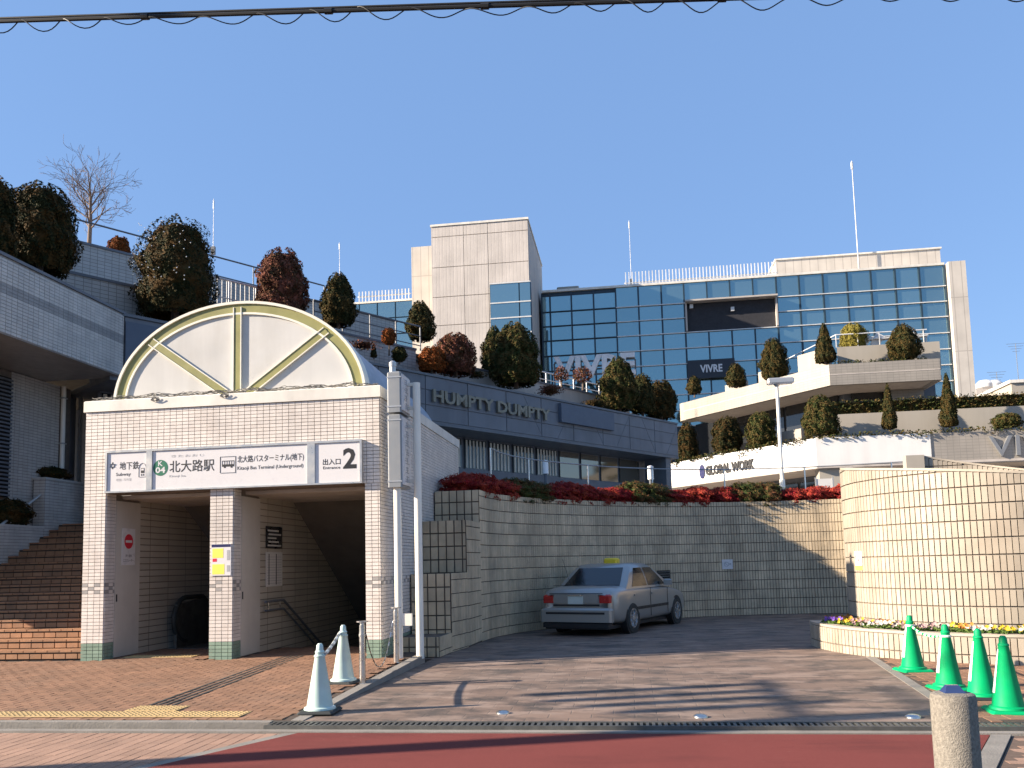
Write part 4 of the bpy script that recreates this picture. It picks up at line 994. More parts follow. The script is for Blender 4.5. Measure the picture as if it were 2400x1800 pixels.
# set-back shop front: windows with striped blinds above, dark shop below
SB = 1.3
MB(HM).box(0, SL-.5, SB+.12, SB+.3, 2.66, ZF0-.13).build('wall', 'grey_frame', HB)
MB(HM).box(0, SL-.5, SB-.06, SB+.10, 4.35, 4.80).build('spandrel', 'grey_panel', HB)
edges = [0, 1.8, 3.6, 5.4, 7.2]+[HL(x, 1050, SB)[0] for x in (1040, 1090, 1147, 1203, 1258, 1312, 1362, 1408, 1452, 1502)]
edges = sorted(edges)
for i in range(len(edges)-1):
    a, b = edges[i]+.06, edges[i+1]-.12
    if b-a < .3: continue
    dark = edges[i] > HL(1300, 1050, SB)[0]
    f_ = MB(HM).box(a, b, SB+.06, SB+.08, 4.83, 5.86).build('window', 'glass_beige_reflection' if dark else 'glass_dark', HB)
    MB(HM).box(a-.05, b+.05, SB+.02, SB+.058, 4.79, 4.829).box(a-.05, b+.05, SB+.02, SB+.058, 5.861, 5.9).build('frame', 'grey_frame', f_)
    if not dark:
        n = int((b-a)/.17)
        for k_ in range(n):
            x = a+(b-a)*(k_+.15)/n; MB(HM).box(x, x+(b-a)/n*.48, SB+.045, SB+.055, 4.86, 5.84).build('blind_strip', 'blind', f_)
    g_ = MB(HM).box(a, b, SB+.06, SB+.08, 2.75, 4.3).build('shop_window', 'glass_dark', HB)
    MB(HM).box(a-.1, a-.02, SB, SB+.11, 2.66, 4.34).build('mullion', 'grey_frame', g_)
MB(HM).box(SL-.9, SL-.5, .1, 1.2, 2.66, ZF0-.12).build('corner_column', 'grey_frame', HB)
# terrace walls stepping back above the fascia
def tierwall(name, off, s0, s1, z0, z1, m, thick=.25, cap='grey_panel'):
    o = MB(HM).box(s0, s1, off, off+thick, z0, z1).build(name, m, HB)
    MB(HM).box(s0-.02, s1+.02, off-.03, off+thick+.03, z1, z1+.07).build('coping', cap, o); return o
MB(HM).box(-8, SL-.2, .301, 30, ZF1-.3, ZF1-.01).build('roof_slab', 'earth', HB)
def zt_(px, py, off): return HL(px, py, off)[1]
T1, T2, T3 = 1.9, 4.8, 8.5
zA1, zA2, zA3 = zt_(784, 779, T1), zt_(828, 730, T2), zt_(400, 640, T3)
tierwall('terrace_wall', T1, -8, HL(975, 850, T1)[0], ZF1, zA1, 'wall_tile_white')
tierwall('terrace_wall', T1+.4, HL(975, 850, T1)[0]+.05, SL-.3, ZF1, zt_(1330, 905, T1), 'concrete')
tierwall('terrace_wall', T2, -8, HL(930, 760, T2)[0], ZF1, zA2, 'wall_tile_white')
MB(HM).box(-8, HL(930, 760, T2)[0], T1+.26, T2-.01, zA1-.25, zA1-.02).build('terrace_soil', 'earth', HB)
tierwall('terrace_wall', T3, -10, HL(745, 690, T3)[0], ZF1, zA3, 'wall_tile_white')
MB(HM).box(-10, HL(745, 690, T3)[0], T2+.26, T3-.01, zA2-.25, zA2-.02).build('terrace_soil', 'earth', HB)
def rail(off, s0, s1, zb, h, label, m='rail_white', slope=0., step=.9, bal=True, mid=1):
    P = HM @ Vector((s0, off, zb)); t = thing('railing', P, label, 'railing')
    n = max(2, int((s1-s0)/step))
    for i in range(n+1):
        s = s0+(s1-s0)*i/n; z = zb+slope*(s-s0); MB(HM).bar((s, off, z), (s, off, z+h), .035).build('post', m, t)
    MB(HM).tube([(s0, off, zb+h), (s1, off, zb+h+slope*(s1-s0))], .03, 6).build('top_rail', m, t, True)
    for k_ in range(mid): MB(HM).tube([(s0, off, zb+h*(k_+.5)/(mid+.5)), (s1, off, zb+h*(k_+.5)/(mid+.5)+slope*(s1-s0))], .018, 6).build('mid_rail', m, t, True)
    if bal:
        k_ = MB(HM); nn = int((s1-s0)/.14)
        for i in range(nn): s = s0+(s1-s0)*(i+.5)/nn; z = zb+slope*(s-s0); MB(HM).bar((s, off, z+.05), (s, off, z+h), .018).build('baluster', m, t)
s0, s1 = HL(735, 738, T1+.12)[0], HL(985, 800, T1+.12)[0]
rail(T1+.12, s0, s1, zA1+.07, .85, 'grey railing on the tiled terrace wall beside the arched window', 'grey_frame', bal=False, mid=2)
s0, s1 = HL(470, 700, T1+.12)[0], HL(600, 720, T1+.12)[0]
rail(T1+.12, s0, s1, zA1+.07, .8, 'white baluster railing on the terrace between the large dark shrubs', 'rail_white')
s0, s1 = HL(175, 545, T3+.1)[0], HL(760, 690, T3+.1)[0]
rail(T3+.1, s0, s1, zA3+.07, 1.0, 'thin dark handrail along the highest terrace wall', 'grey_frame', bal=False, mid=0, step=2.5)
s0, s1 = HL(1245, 860, T1+1.2)[0], HL(1460, 930, T1+1.2)[0]
rail(T1+1.2, s0, s1, zt_(1330, 905, T1)+.0, .8, 'thin pale railing in front of the standing letters', 'rail_white', bal=False, mid=2)
# ------------------------------------------------------------------ tiled side wing above the stairs
WG = thing('tiled_side_wing', (H0.x, H0.y-2, 2.66), 'shaded white tiled wing with overhanging fascia above the brick stairs', 'building')
WX = H0.x; b1 = 12.35
MB().box(WX-14, WX-.012, b1, H0.y, ZF0-.02, ZF1+.04).build('fascia_core', 'tile_grey', WG)
MW = frame((WX, 0, 0), (0, 1, 0))
cells = grid_cells(MW, b1, H0.y-.02, ZF0, ZF1, .145, .068, .008, pick=lambda u, v: 1 if ZF0+.78 < v < ZF0+.93 else 0)
MB(MW).box(b1, H0.y, -.03, .012, ZF1+.041, ZF1+.10).build('coping', 'grey_panel', WG)
RX = WX-1.95; MR = frame((RX, 0, 0), (0, 1, 0))
def wy(px, py, x): return onp(px, py, (x, 0, 0), Vector((1, 0, 0)))
yw = [wy(x, 1000, RX).y for x in (22, 142, 165, 268)]
MB().box(RX-.3, RX-.012, b1, yw[2], 2.0, ZF0-.03).build('wall', 'grout', WG)
cells += grid_cells(MR, yw[0], yw[1]-.05, 2.2, ZF0-.03, .145, .068, .008)
tile_field(WG, 'tile', cells, ['tile_white', 'tile_grey'], 300, .008)
MB().box(RX-.6, RX-.3, yw[2], H0.y+1.5, 2.0, ZF0-.03).build('recess_wall', 'grey_panel', WG)
MB(MR).box(yw[2]+.35, yw[2]+.42, -.02, .05, 2.66, ZF0-.03).build('recess_post', 'alu', WG)
MB().box(RX-4, WX+3.2, H0.y+3.2, H0.y+3.5, 2.0, ZF0-.03).build('recess_wall', 'grey_panel', WG)
lv = MB(MR).box(b1, yw[0]-.05, -.06, -.013, 3.2, ZF0-.2).build('louvre', 'pit', WG)
for k_ in range(30): MB(MR).box(b1, yw[0]-.05, -.11, -.061, 3.22+k_*.087, 3.26+k_*.087).build('slat', 'grey_frame', lv)
pp = thing('drain_pipe', (RX+.07, yw[1], 2.6), 'pale vertical drain pipe on the shaded tiled wing', 'pipe')
MB(MR).tube([(yw[1], -.06, 2.5), (yw[1], -.06, ZF0-.03)], .055, 12).build('pipe', 'pole_white', pp, True)
for z in (3.4, 4.6, 5.7): MB(MR).box(yw[1]-.07, yw[1]+.07, -.12, .0, z, z+.03).build('clip', 'alu', pp)
# parapet and railing on top of the wing
MB().box(WX-2.9, WX-2.6, b1, H0.y+6, ZF1+.04, 8.5).build('parapet', 'wall_tile_white', WG)
MB().box(WX-6.5, WX-6.2, b1, H0.y+8, ZF1+.04, 10.6).build('parapet', 'wall_tile_white', WG)
MB().box(WX-6.2, WX-2.9, b1, H0.y+6, ZF1+.04, 8.3).build('terrace_soil', 'earth', WG)
s0 = wy(212, 640, WX-2.75); t = thing('railing', s0, 'short white baluster railing on top of the tiled wing', 'railing')
y0_, y1_ = s0.y, wy(320, 660, WX-2.75).y
MB().tube([(WX-2.75, y0_, 9.25), (WX-2.75, y1_, 9.25)], .03, 6).build('top_rail', 'rail_white', t, True)
for i in range(14): y = y0_+(y1_-y0_)*i/13; MB().bar((WX-2.75, y, 8.5), (WX-2.75, y, 9.25), .03).build('baluster', 'rail_white', t)
# ------------------------------------------------------------------ brick stairs beside the entrance
ST = thing('brick_stairs', (aL-1.5, bF+.1, .1), 'wide brown brick stairs rising between the entrance and the tiled wing', 'stairs')
nst = 17; rise = (2.66-.12)/nst; run = .31; xs0, xs1 = -13.04, aL-.02
asl = -13.05
cells = []
for i in range(nst):
    y = bF+.12+run*i; z = .12+rise*i; x0 = xs0
    MB().box(x0, xs1, y+.012, y+run*1.0+.011, -.1 if i == 0 else z-.3, z+rise-.012).build('step', 'mortar', ST)
    Mf = frame((0, y, 0), (1, 0, 0)); cells += grid_cells(Mf, xs0, xs1, z+.004, z+rise-.05, .215, rise-.055, .014, bond=0)  # riser tiles stop short; dark mortar under each nose imitates its shadow
    cells += [(Matrix(((1,0,0,0),(0,0,1,0),(0,-1,0,0),(0,0,0,1))) @ Matrix.Identity(4), 0, 0, 0)] if 0 else []
    nx = int((xs1-xs0)/.215)
    for k_ in range(nx):
        x = xs1-.215*(k_+.5)-.1*(i % 2); cells.append((flat(x, y+run/2-.006, z+rise-.012), .203, run-.014, 0))
        M = Matrix.Translation((x, y-.016, z+rise-.016)); cells.append((M, .203, .034, 0))
tile_field(ST, 'brick', cells, ['brick_stair'], 300, .012, 'brick_field')
sw = thing('stair_side_planter', (asl, bF+2, .1), 'white tiled stepped planter wall along the brick stairs', 'planter')
yb0 = bF+.1
for k_, (y0, y1, zt) in enumerate(((bF+.5, bF+4.6, 2.56), (bF+4.61, bF+10, 3.68))):
    MB().box(RX+.02, asl-.012, y0+.012, y1, -.1, zt-.02).build('core', 'grout', sw)
    MB().box(RX+.02, asl+.02, y0-.01, y1+(.0 if k_ else -.002), zt-.019, zt+.03).build('coping', 'cap_white' if 0 else 'tile_white', sw)
    cl = grid_cells(frame((asl, 0, 0), (0, 1, 0)), y0, y1, .1, zt-.02, .145, .068, .008)+grid_cells(frame((0, y0, 0), (1, 0, 0)), RX+.05, asl, .1, zt-.02, .145, .068, .008)
    tile_field(sw, 'tile', cl, ['tile_white'], 110, .008)
t = thing('stair_rail', (asl, bF+1.2, 2.3), 'sloping grey handrail beside the brick stairs', 'handrail')
r0_, r1_ = wy(0, 1232, asl-.1), wy(150, 1118, asl-.1)
MB().tube([r0_, r1_], .028, 8).build('rail', 'alu', t, True)
for u in (.15, .85): v = r0_.lerp(r1_, u); MB().tube([(v.x, v.y, v.z-.5), v], .018, 6).build('post', 'alu', t, True)
shrub('potted_shrub', (asl-.35, bF+3.9, 2.58), .6, .9, 'dome', 'leaf_dark', 'low dark shrub in the white tiled planter beside the stairs', leaf=.05)
shrub('potted_shrub', (asl-.4, bF+5.2, 3.72), .3, .9, 'dome', 'leaf_dark', 'small leafy plant on the upper tiled planter by the stairs', leaf=.05)
# ================================================================== SUNLIT TERRACED BUILDING
GA, GB = c2s(9.4, 52.5), c2s(15.5, 42.); gx = (GB-GA).normalized(); gn = Vector((-gx.y, gx.x))
if gn.y < 0: gn = -gn
GL = thing('terraced_mall', (GB.x, GB.y, 2.66), 'sunlit cream terraced mall with white GLOBAL WORK fascia and planted balconies', 'building')
def gcorner(t): s = (GB.y+t-GA.y-t*gn.y)/gx.y; return GA+gn*t+gx*s
def gfr(t):      # frames of the slanting and the straight face, set back by t
    c = gcorner(t); return frame((c.x, c.y, 0), (gx.x, gx.y, 0)), frame((c.x, c.y, 0), (1, 0, 0))
def gband(name, t, l, r, z0, z1, m, thick=.3, parent=None):
    D_, S_ = gfr(t); c = gcorner(t); l3 = c-gx*l; k_ = (gn+Vector((0, 1)))
    ci = gcorner(t+thick); P = [(l3.x, l3.y), (c.x, c.y), (c.x+r, c.y), (c.x+r, c.y+thick), (ci.x, ci.y), ((l3+gn*thick).x, (l3+gn*thick).y)]
    return MB().prism(P, z0, z1).build(name, m, parent or GL)
def gdepth(t): return gcorner(t)
def gz(px, py, t, straight=True):
    c = gcorner(t); return onp(px, py, (c.x, c.y, 0), Vector((0, 1, 0)) if straight else Vector((gn.x, gn.y, 0)))
DL = (GB-GA).length
xr1 = gz(2180, 1020, 0).x-GB.x
gband('fascia', 0, DL, xr1, 6.02, 7.45, 'white_wall')
gband('soffit', .02, DL, xr1+16, 5.9, 6.015, 'concrete', 5)
cB = gcorner(0)
fs2 = MB().box(GB.x+xr1+.02, GB.x+30, GB.y+.05, GB.y+.4, 5.85, 7.42).build('fascia', 'wall_tile_cream', GL)
DF, SF = gfr(0)
a0, a1 = onp(1655, 1100, (GB.x, GB.y, 0), Vector((gn.x, gn.y, 0))), onp(1768, 1080, (GB.x, GB.y, 0), Vector((gn.x, gn.y, 0)))
DI = DF.inverted(); l0, l1 = DI @ a0, DI @ a1
text('lettering', 'GLOBAL WORK', DF @ Matrix.Translation((0, -.005, 0)), l0.x, l1.x, 6.34, 6.92, 'ink', GL, .06, .045)
mb = MB(DF); cx = l0.x-.32
for q in range(1): mb.lathe([(0, 0)], 3) if 0 else None
V = [(cx+.22*math.cos(a_)*1.0, -.05, 6.62+.42*math.sin(a_)) for a_ in np.linspace(0, 2*math.pi, 25)[:-1]]
mb.add(V+[(v[0], 0, v[2]) for v in V], [tuple(range(24))]+[(i, (i+1) % 24, 24+(i+1) % 24, 24+i) for i in range(24)]).build('logo_disc', 'ink_blue', GL)
p = gz(2318, 1068, .05); q = gz(2400, 1010, .05)
text('lettering', 'VIVRE', frame((0, GB.y+.05, 0), (1, 0, 0)), p.x, p.x+4.6, 6.15, 7.15, 'silver_letter', GL, .15, .0)
# ground floor
gband('shop_wall', 3.2, DL+2, 40, 2.66, 5.9, 'grey_frame', .3)
for k_ in range(5):
    c = gcorner(3.1)-gx*(1.2+2.2*k_); MB(frame((c.x, c.y, 0), (gx.x, gx.y))).box(-1, 1, -.06, -.02, 2.75, 5.6).build('shop_window', 'glass_dark', GL)
    c = gcorner(3.1)+Vector((1.5+2.4*k_, 0)); MB(frame((c.x, c.y, 0), (1, 0))).box(-1.1, 1.1, -.06, -.02, 2.75, 5.6).build('shop_window', 'glass_beige_reflection', GL)
cc_ = gz(1925, 1120, .4); MB().box(cc_.x-.1, cc_.x+.95, GB.y+.3, GB.y+1.2, 2.66, 5.89).build('column', 'cream_wall', GL)
# planting troughs and parapets of the first floor
gband('trough_soil', .31, DL-.4, 32, 7.2, 7.3, 'earth', 2.0)
D1 = 2.4
gband('parapet', D1, 0.8, 34, 7.3, 9.0, 'cream_wall', .25)
for l_, w_ in ((2.6, 1.7), (5.6, 1.6), (8.6, 1.6)):
    c = gcorner(D1)-gx*l_; MB(frame((c.x, c.y, 0), (gx.x, gx.y))).box(-w_/2, w_/2, 0, .25, 7.3, 8.75-.08*l_).build('parapet', 'cream_wall', GL)
gband('gallery_floor', D1+.26, DL-1, 34, 7.3, 7.5, 'concrete', 4)
gband('gallery_wall', 6.6, DL-2, gz(2190, 880, 6.6).x-gcorner(6.6).x, 7.5, 11.2, 'grey_frame', .3)
for k_ in range(9):
    c = gcorner(6.5)+Vector((.4+2.05*k_, 0))
    if c.x+1.85 < gz(2190, 880, 6.6).x: MB(frame((c.x, c.y, 0), (1, 0))).box(0, 1.85, -.05, .0, 7.6, 11.0).build('gallery_window', 'glass_beige_reflection' if k_ % 3 else 'glass_dark', GL)
    if k_ < 6:
        c = gcorner(6.5)-gx*(.4+2.05*k_); MB(frame((c.x, c.y, 0), (gx.x, gx.y))).box(-1.85, 0, -.05, .0, 7.6, 11.0).build('gallery_window', 'glass_dark', GL)
# second-floor band, slanting arm ending in a round nose
D2 = 3.6; c2_ = gcorner(D2); zb_, zt2 = gz(1907, 905, D2).z, gz(1907, 856, D2).z
xr2 = gz(2204, 865, D2).x-c2_.x; ll2 = (gx).dot(c2_-gz(1600, 965, D2, False).xy)
gband('balcony_band', D2, ll2, xr2, zb_, zt2, 'wall_tile_cream', .3)
gband('balcony_band_line', D2-.012, ll2, xr2, (zb_+zt2)/2-.03, (zb_+zt2)/2+.03, 'concrete', .01)
gband('balcony_slab', D2+.31, ll2, xr2, zb_+.02, zb_+.3, 'concrete', 3.4)
pn = c2_-gx*ll2+gn*.6
MB().lathe([(.62, zb_-.02), (.62, zt2)], 24, (pn.x, pn.y, 0)).build('round_nose', 'cream_wall', GL, True)
MB().box(c2_.x+xr2-.3, c2_.x+xr2, c2_.y+.31, c2_.y+4, zb_, zt2).build('balcony_end', 'wall_tile_cream', GL)
MB().box(c2_.x+xr2-2.2, c2_.x+xr2-.1, c2_.y+2.4, c2_.y+2.7, 7.5, zb_).build('end_wall', 'wall_tile_cream', GL)
D3 = 5.6; c3 = gcorner(D3); zp1 = gz(1990, 812, D3).z
gband('parapet', D3, .0, gz(2204, 830, D3).x-c3.x, zt2-.2, zp1, 'cream_wall', .25)
for l_, w_, h_ in ((1.4, 2.2, 0), (4.6, 2.0, .35), (7.6, 1.8, .6)):
    c = gcorner(D3-1)-gx*l_; MB(frame((c.x, c.y, 0), (gx.x, gx.y))).box(-w_/2, w_/2, 0, .25, zt2-.2, zp1-.15-h_).build('parapet', 'cream_wall', GL)
gband('trough_soil', D2+.31, ll2-.8, xr2-.4, zt2-.35, zt2-.12, 'earth', 1.9)
rr_ = thing('railing', (c3.x, c3.y, zp1), 'thin white handrail on the highest balcony parapet of the mall', 'railing')
MB().tube([(c3.x-gx.x*5, c3.y-gx.y*5, zp1-.1), (c3.x, c3.y+.1, zp1+.75), (c3.x+5, c3.y+.1, zp1+.75)], .035, 6).build('top_rail', 'rail_white', rr_, True)
for k_ in range(5): MB().bar((c3.x+1.2*k_, c3.y+.1, zp1), (c3.x+1.2*k_, c3.y+.1, zp1+.75), .04).build('post', 'rail_white', rr_)
# white deck furniture on the roof balcony
for k_, (px, w_) in enumerate(((2040, 26), (2070, 22), (2150, 26))):
    P = gz(px, 812, D3+.6); t = thing('deck_chair', (P.x, P.y, zp1), 'white slatted deck chair behind the highest balcony parapet', 'chair', 'white deck chairs on the balcony'); M = world_of(t)
    MB(M).bar((-.5, 0, .1), (-.1, 0, .75), .08, .5).build('backrest', 'rail_white', t); MB(M).bar((-.15, 0, .45), (.55, 0, .5), .5, .06).build('seat', 'rail_white', t)
    for x in (-.35, .45): MB(M).bar((x, 0, -.3), (x+.1, 0, .5), .06).build('leg', 'rail_white', t)
# ================================================================== BLUE GLASS BUILDING
GBb = 62.; GZ = thing('glass_building', (atb(1700, 900, GBb).x, GBb, 2.66), 'blue curtain-wall building with dark loggia and VIVRE signs', 'building')
def gp(px, py, b=GBb): return atb(px, py, b)
ys = [619, 670, 706, 742, 780, 818, 855, 893, 932, 970]
zr = [gp(2212, y).z for y in ys]
cxs = [1268, 1287, 1337, 1389, 1441, 1494, 1548, 1601, 1655, 1709, 1763, 1818, 1872, 1928, 1985, 2041, 2098, 2155, 2215]
xs = [gp(x, 648).x for x in cxs]
MB().box(xs[0], xs[-1]+.05, GBb+.15, GBb+14, 2.66, zr[0]-.05).build('shell', 'mullion', GZ)
lx0, lx1 = 7, 11     # loggia columns
cells = []
for j in range(len(zr)-1):
    for i in range(len(xs)-1):
        if lx0 <= i < lx1 and j in (1, 2): continue
        z1, z0 = zr[j], zr[j+1]
        if i < 4 and j == 0: z1 -= .9*(1-i/4)*0+.35
        cells.append((Matrix.Translation(((xs[i]+xs[i+1])/2, GBb+.12+random.uniform(-.01, .01), (z0+z1)/2)) @ Matrix.Rotation(random.gauss(0, .004), 4, 'Z') @ Matrix.Rotation(random.gauss(0, .004), 4, 'X'), xs[i+1]-xs[i]-.10, z1-z0-.09, 0))
tile_field(GZ, 'pane', cells, ['glass_blue'], 300, .04)
for i, x in enumerate(xs):
    if lx0 < i < lx1: 
        MB().box(x-.05, x+.05, GBb-.02, GBb+.13, zr[-1], zr[3]).build('mullion', 'mullion', GZ); MB().box(x-.05, x+.05, GBb-.02, GBb+.13, zr[1], zr[0]).build('mullion', 'mullion', GZ)
    else: MB().box(x-.06, x+.06, GBb-.02, GBb+.13, zr[-1], zr[0]-.1).build('mullion', 'mullion', GZ)
for j, z in enumerate(zr[1:], 1):
    MB().box(xs[0], xs[4], GBb-.05, GBb+.10, z-.03, z+.03).build('transom', 'mullion', GZ)
    for a, b in (((4, lx0), (lx1, len(xs)-1)) if j == 2 else ((4, len(xs)-1),)):
        MB().box(xs[a], xs[b], GBb-.05, GBb+.10, z-.032, z+.032).build('transom', 'rail_white', GZ)
MB().box(xs[0], xs[-1], GBb-.04, GBb+14, zr[0]-.05, zr[0]+.12).build('roof_edge', 'cap_white', GZ)
# loggia: shallow; a near-black sheet level with the panes paints its shade
LX0, LX1 = xs[lx0]+.05, xs[lx1]-.05; LZ0, LZ1 = zr[3]+.05, zr[1]-.05
lg = MB().box(LX0, LX1, GBb+.06, GBb+.145, LZ0, LZ1)
GZ2 = MB().box(LX0, LX1, GBb+.10, GBb+.14, LZ0, LZ1).build('loggia_shade', 'depth_shade', GZ)
MB().box(LX0-.02, LX0+.1, GBb-.25, GBb+.1, LZ0, LZ1).box(LX1-.1, LX1+.02, GBb-.25, GBb+.1, LZ0, LZ1).build('loggia_jamb', 'concrete', GZ)
MB().box(LX0-.02, LX1+.02, GBb-.6, GBb+.1, LZ1, LZ1+.12).build('loggia_hood', 'concrete', GZ)
for u in (.05, .5): MB().box(LX0+(LX1-LX0)*u, LX0+(LX1-LX0)*u+.25, GBb-.1, GBb+.1, LZ1-.9*u-.35, LZ1-.9*u-.05).build('lamp', 'rail_white', GZ2)
# white block at the end, penthouse, screens, mast
e0_, e1_ = gp(2216, 617).x, gp(2256, 617).x
MB().box(e0_, e1_, GBb-.5, GBb+14, 2.66, gp(2240, 617).z).build('end_block', 'end_panels', GZ)
px0, px1 = gp(1818, 600, GBb+4).x, gp(2204, 600, GBb+4).x; pz0, pz1 = gp(2204, 640, GBb+4).z, gp(2204, 583, GBb+4).z
MB().box(px0, px1, GBb+4, GBb+12, zr[0], pz1).build('penthouse', 'end_panels', GZ); MB().box(px0-.1, px1+.1, GBb+3.9, GBb+12, pz1, pz1+.12).build('penthouse_cap', 'cap_white', GZ)
def screen(x0, x1, b, z0, z1, label):
    t = thing('roof_screen', ((x0+x1)/2, b, z0), label, 'screen'); n = int((x1-x0)/.26)
    me = make_mesh('slat', [(sx*.035, sy*.03, sz) for sx in (-1, 1) for sy in (-1, 1) for sz in (0, z1-z0)], [(0,1,3,2),(4,6,7,5),(0,4,5,1),(2,3,7,6),(1,5,7,3),(0,2,6,4)], ['rail_white'])
    for i in range(n): o = bpy.data.objects.new('slat', me); o.matrix_basis = Matrix.Translation((x0+(x1-x0)*(i+.5)/n, b, z0)); link(o, t)
    for zz in (z0+.2, (z0+z1)/2+.1): MB().box(x0, x1, b+.04, b+.10, zz, zz+.1).build('bar', 'rail_white', t)
screen(gp(1462, 640, GBb+3).x, px0-.1, GBb+3, zr[0]+.1, gp(1820, 613, GBb+3).z, 'white vertical-slat roof screen beside the cream penthouse')
def mast(px, y0, y1, b, r, label):
    p0, p1 = gp(px, y1, b), gp(px, y0, b); t = thing('roof_mast', p0, label, 'mast'); MB().tube([(p0.x, p0.y, p0.z-1), (p0.x, p0.y, p1.z)], [r, r*.6], 8).build('pole', 'rail_white', t, True); MB().lathe([(r*1.8, 0), (r*1.8, .5), (0, .7)], 8, (p0.x, p0.y, p1.z)).build('tip', 'rail_white', t, True); MB().box(p0.x-.12, p0.x+.12, b-.08, b+.08, p0.z-1, p0.z-.5).build('bracket', 'grey_frame', t)
mast(2012, 395, 615, GBb+3.5, .05, 'tall thin white mast on the cream penthouse'); mast(1479, 535, 640, GBb+5, .03, 'thin white mast beside the roof screen'); mast(796, 585, 640, GBb+6, .03, 'thin mast rising behind the conical terrace shrub'); mast(500, 490, 560, GBb-15, .022, 'thin mast rising behind the largest dark shrub')
u0_, u1_ = gp(1305, 680, GBb+2).x, gp(1356, 660, GBb+2).x
t = thing('roof_unit', (u0_, GBb+2, zr[0]), 'small cream air-handling unit on the glass building roof', 'roof unit'); MB().bbox(u0_, u1_, GBb+2, GBb+4, zr[0]+.05, zr[0]+1.0, .05).build('housing', 'cream_wall', t); MB().box(u0_+.5, u1_-.3, GBb+1.95, GBb+1.995, zr[0]+.4, zr[0]+.8).build('grille', 'concrete', t)
# signs on the glass
s0_, s1_ = gp(1612, 880).x, gp(1722, 880).x; sz0, sz1 = gp(1665, 888).z, gp(1665, 845).z
bs_ = MB().box(s0_, s1_, GBb-.4, GBb-.06, sz0, sz1).build('sign_board', 'black_sign', GZ)
text('lettering', 'VIVRE', frame((0, GBb-.402, 0), (1, 0, 0)), gp(1640, 870).x, gp(1692, 870).x, sz0+(sz1-sz0)*.30, sz0+(sz1-sz0)*.72, 'sign_white', bs_, .01, .03)
LT = thing('standing_letters', (gp(1400, 890, GBb-4).x, GBb-4, 10), 'large pale standing VIVRE letters in front of the glass wall', 'letters')
v0, v1 = gp(1300, 890, GBb-4), gp(1488, 828, GBb-4)
text('letters', 'VIVRE', frame((0, GBb-4, 0), (1, 0, 0)), v0.x, v1.x, v0.z, v1.z, 'letter_pale', LT, .35, .035)
for z in (v0.z+.2, (v0.z+v1.z)/2, v1.z-.4): MB().box(v0.x, v1.x, GBb-3.95, GBb-3.85, z, z+.12).build('support_bar', 'grey_frame', LT)
for u in (0, .33, .66, 1): MB().bar((v0.x+(v1.x-v0.x)*u, GBb-3.9, 5), (v0.x+(v1.x-v0.x)*u, GBb-3.9, v1.z-.4), .12).build('support_post', 'grey_frame', LT)
# ------------------------------------------------------------------ concrete tower
TB = 56.; TW_ = thing('concrete_tower', (gp(1120, 700, TB).x, TB, 2.66), 'ribbed pinkish concrete stair tower beside the glass building', 'tower')
x0, x1 = gp(1011, 600, TB).x, gp(1239, 600, TB).x; zt3 = gp(1125, 523, TB).z
MB().box(x0, x1, TB+.05, TB+9.5, 2.66, zt3-.1).build('shell', 'concrete', TW_)
zj = [2.66, 9]+[gp(1125, y, TB).z for y in (757, 690, 620, 548)]+[zt3]
xj = [x0, gp(1015+72, 600, TB).x, gp(1144, 600, TB).x, x1]
for i in range(3):
    for j in range(len(zj)-1): MB().box(xj[i]+.02, xj[i+1]-.02, TB, TB+.06, zj[j]+.025, zj[j+1]-.025).build('panel', 'concrete_rib', TW_)
MB().box(x0-.05, x1+.05, TB-.06, TB+9.6, zt3, zt3+.15).build('coping', 'cap_white', TW_)
ax0 = gp(964, 600, TB+4).x; MB().box(ax0, x0+1, TB+4, TB+9, 2.66, gp(985, 578, TB+4).z).build('annexe', 'end_panels', TW_)
g0, g1 = gp(1147, 660, TB-.5).x, gp(1243, 660, TB-.5).x; gz_ = [gp(1195, y, TB-.5).z for y in (662, 708, 744, 780, 816, 852, 890)]
gxm = gp(1217, 700, TB-.5).x
for j in range(6):
    for a, b in ((g0, gxm), (gxm, g1)): MB().box(a+.04, b-.04, TB-.45, TB-.40, gz_[j+1]+.04, gz_[j]-.04).build('pane', 'glass_blue', TW_)
    MB().box(g0, g1, TB-.5, TB-.39, gz_[j]-.04, gz_[j]+.04).build('transom', 'rail_white', TW_)
MB().box(g0, g1, TB-.40, TB+.0, gz_[-1], gz_[0]).build('glazing_back', 'mullion', TW_)
# low glazed link with white screen at the far end
lk = thing('glazed_link', (gp(900, 740, GBb).x, GBb, 2.66), 'low blue glazed link behind the conical terrace shrubs', 'building')
k0, k1 = gp(800, 720).x, gp(1012, 720).x; kz = gp(900, 708).z
MB().box(k0, k1, GBb+.1, GBb+8, 2.66, kz).build('shell', 'mullion', lk)
n = 5
for i in range(n):
    for j in range(3): MB().box(k0+(k1-k0)*i/n+.05, k0+(k1-k0)*(i+1)/n-.05, GBb+.04, GBb+.09, kz-1.3*(j+1)+.05, kz-1.3*j-.05).build('pane', 'glass_blue', lk)
MB().box(k0, k1, GBb, GBb+8, kz, kz+.15).build('roof_edge', 'cap_white', lk)
screen(gp(838, 700, GBb+1).x, gp(962, 700, GBb+1).x, GBb+1, kz+.2, gp(930, 678, GBb+1).z, 'white vertical-slat roof screen on the low glazed link')
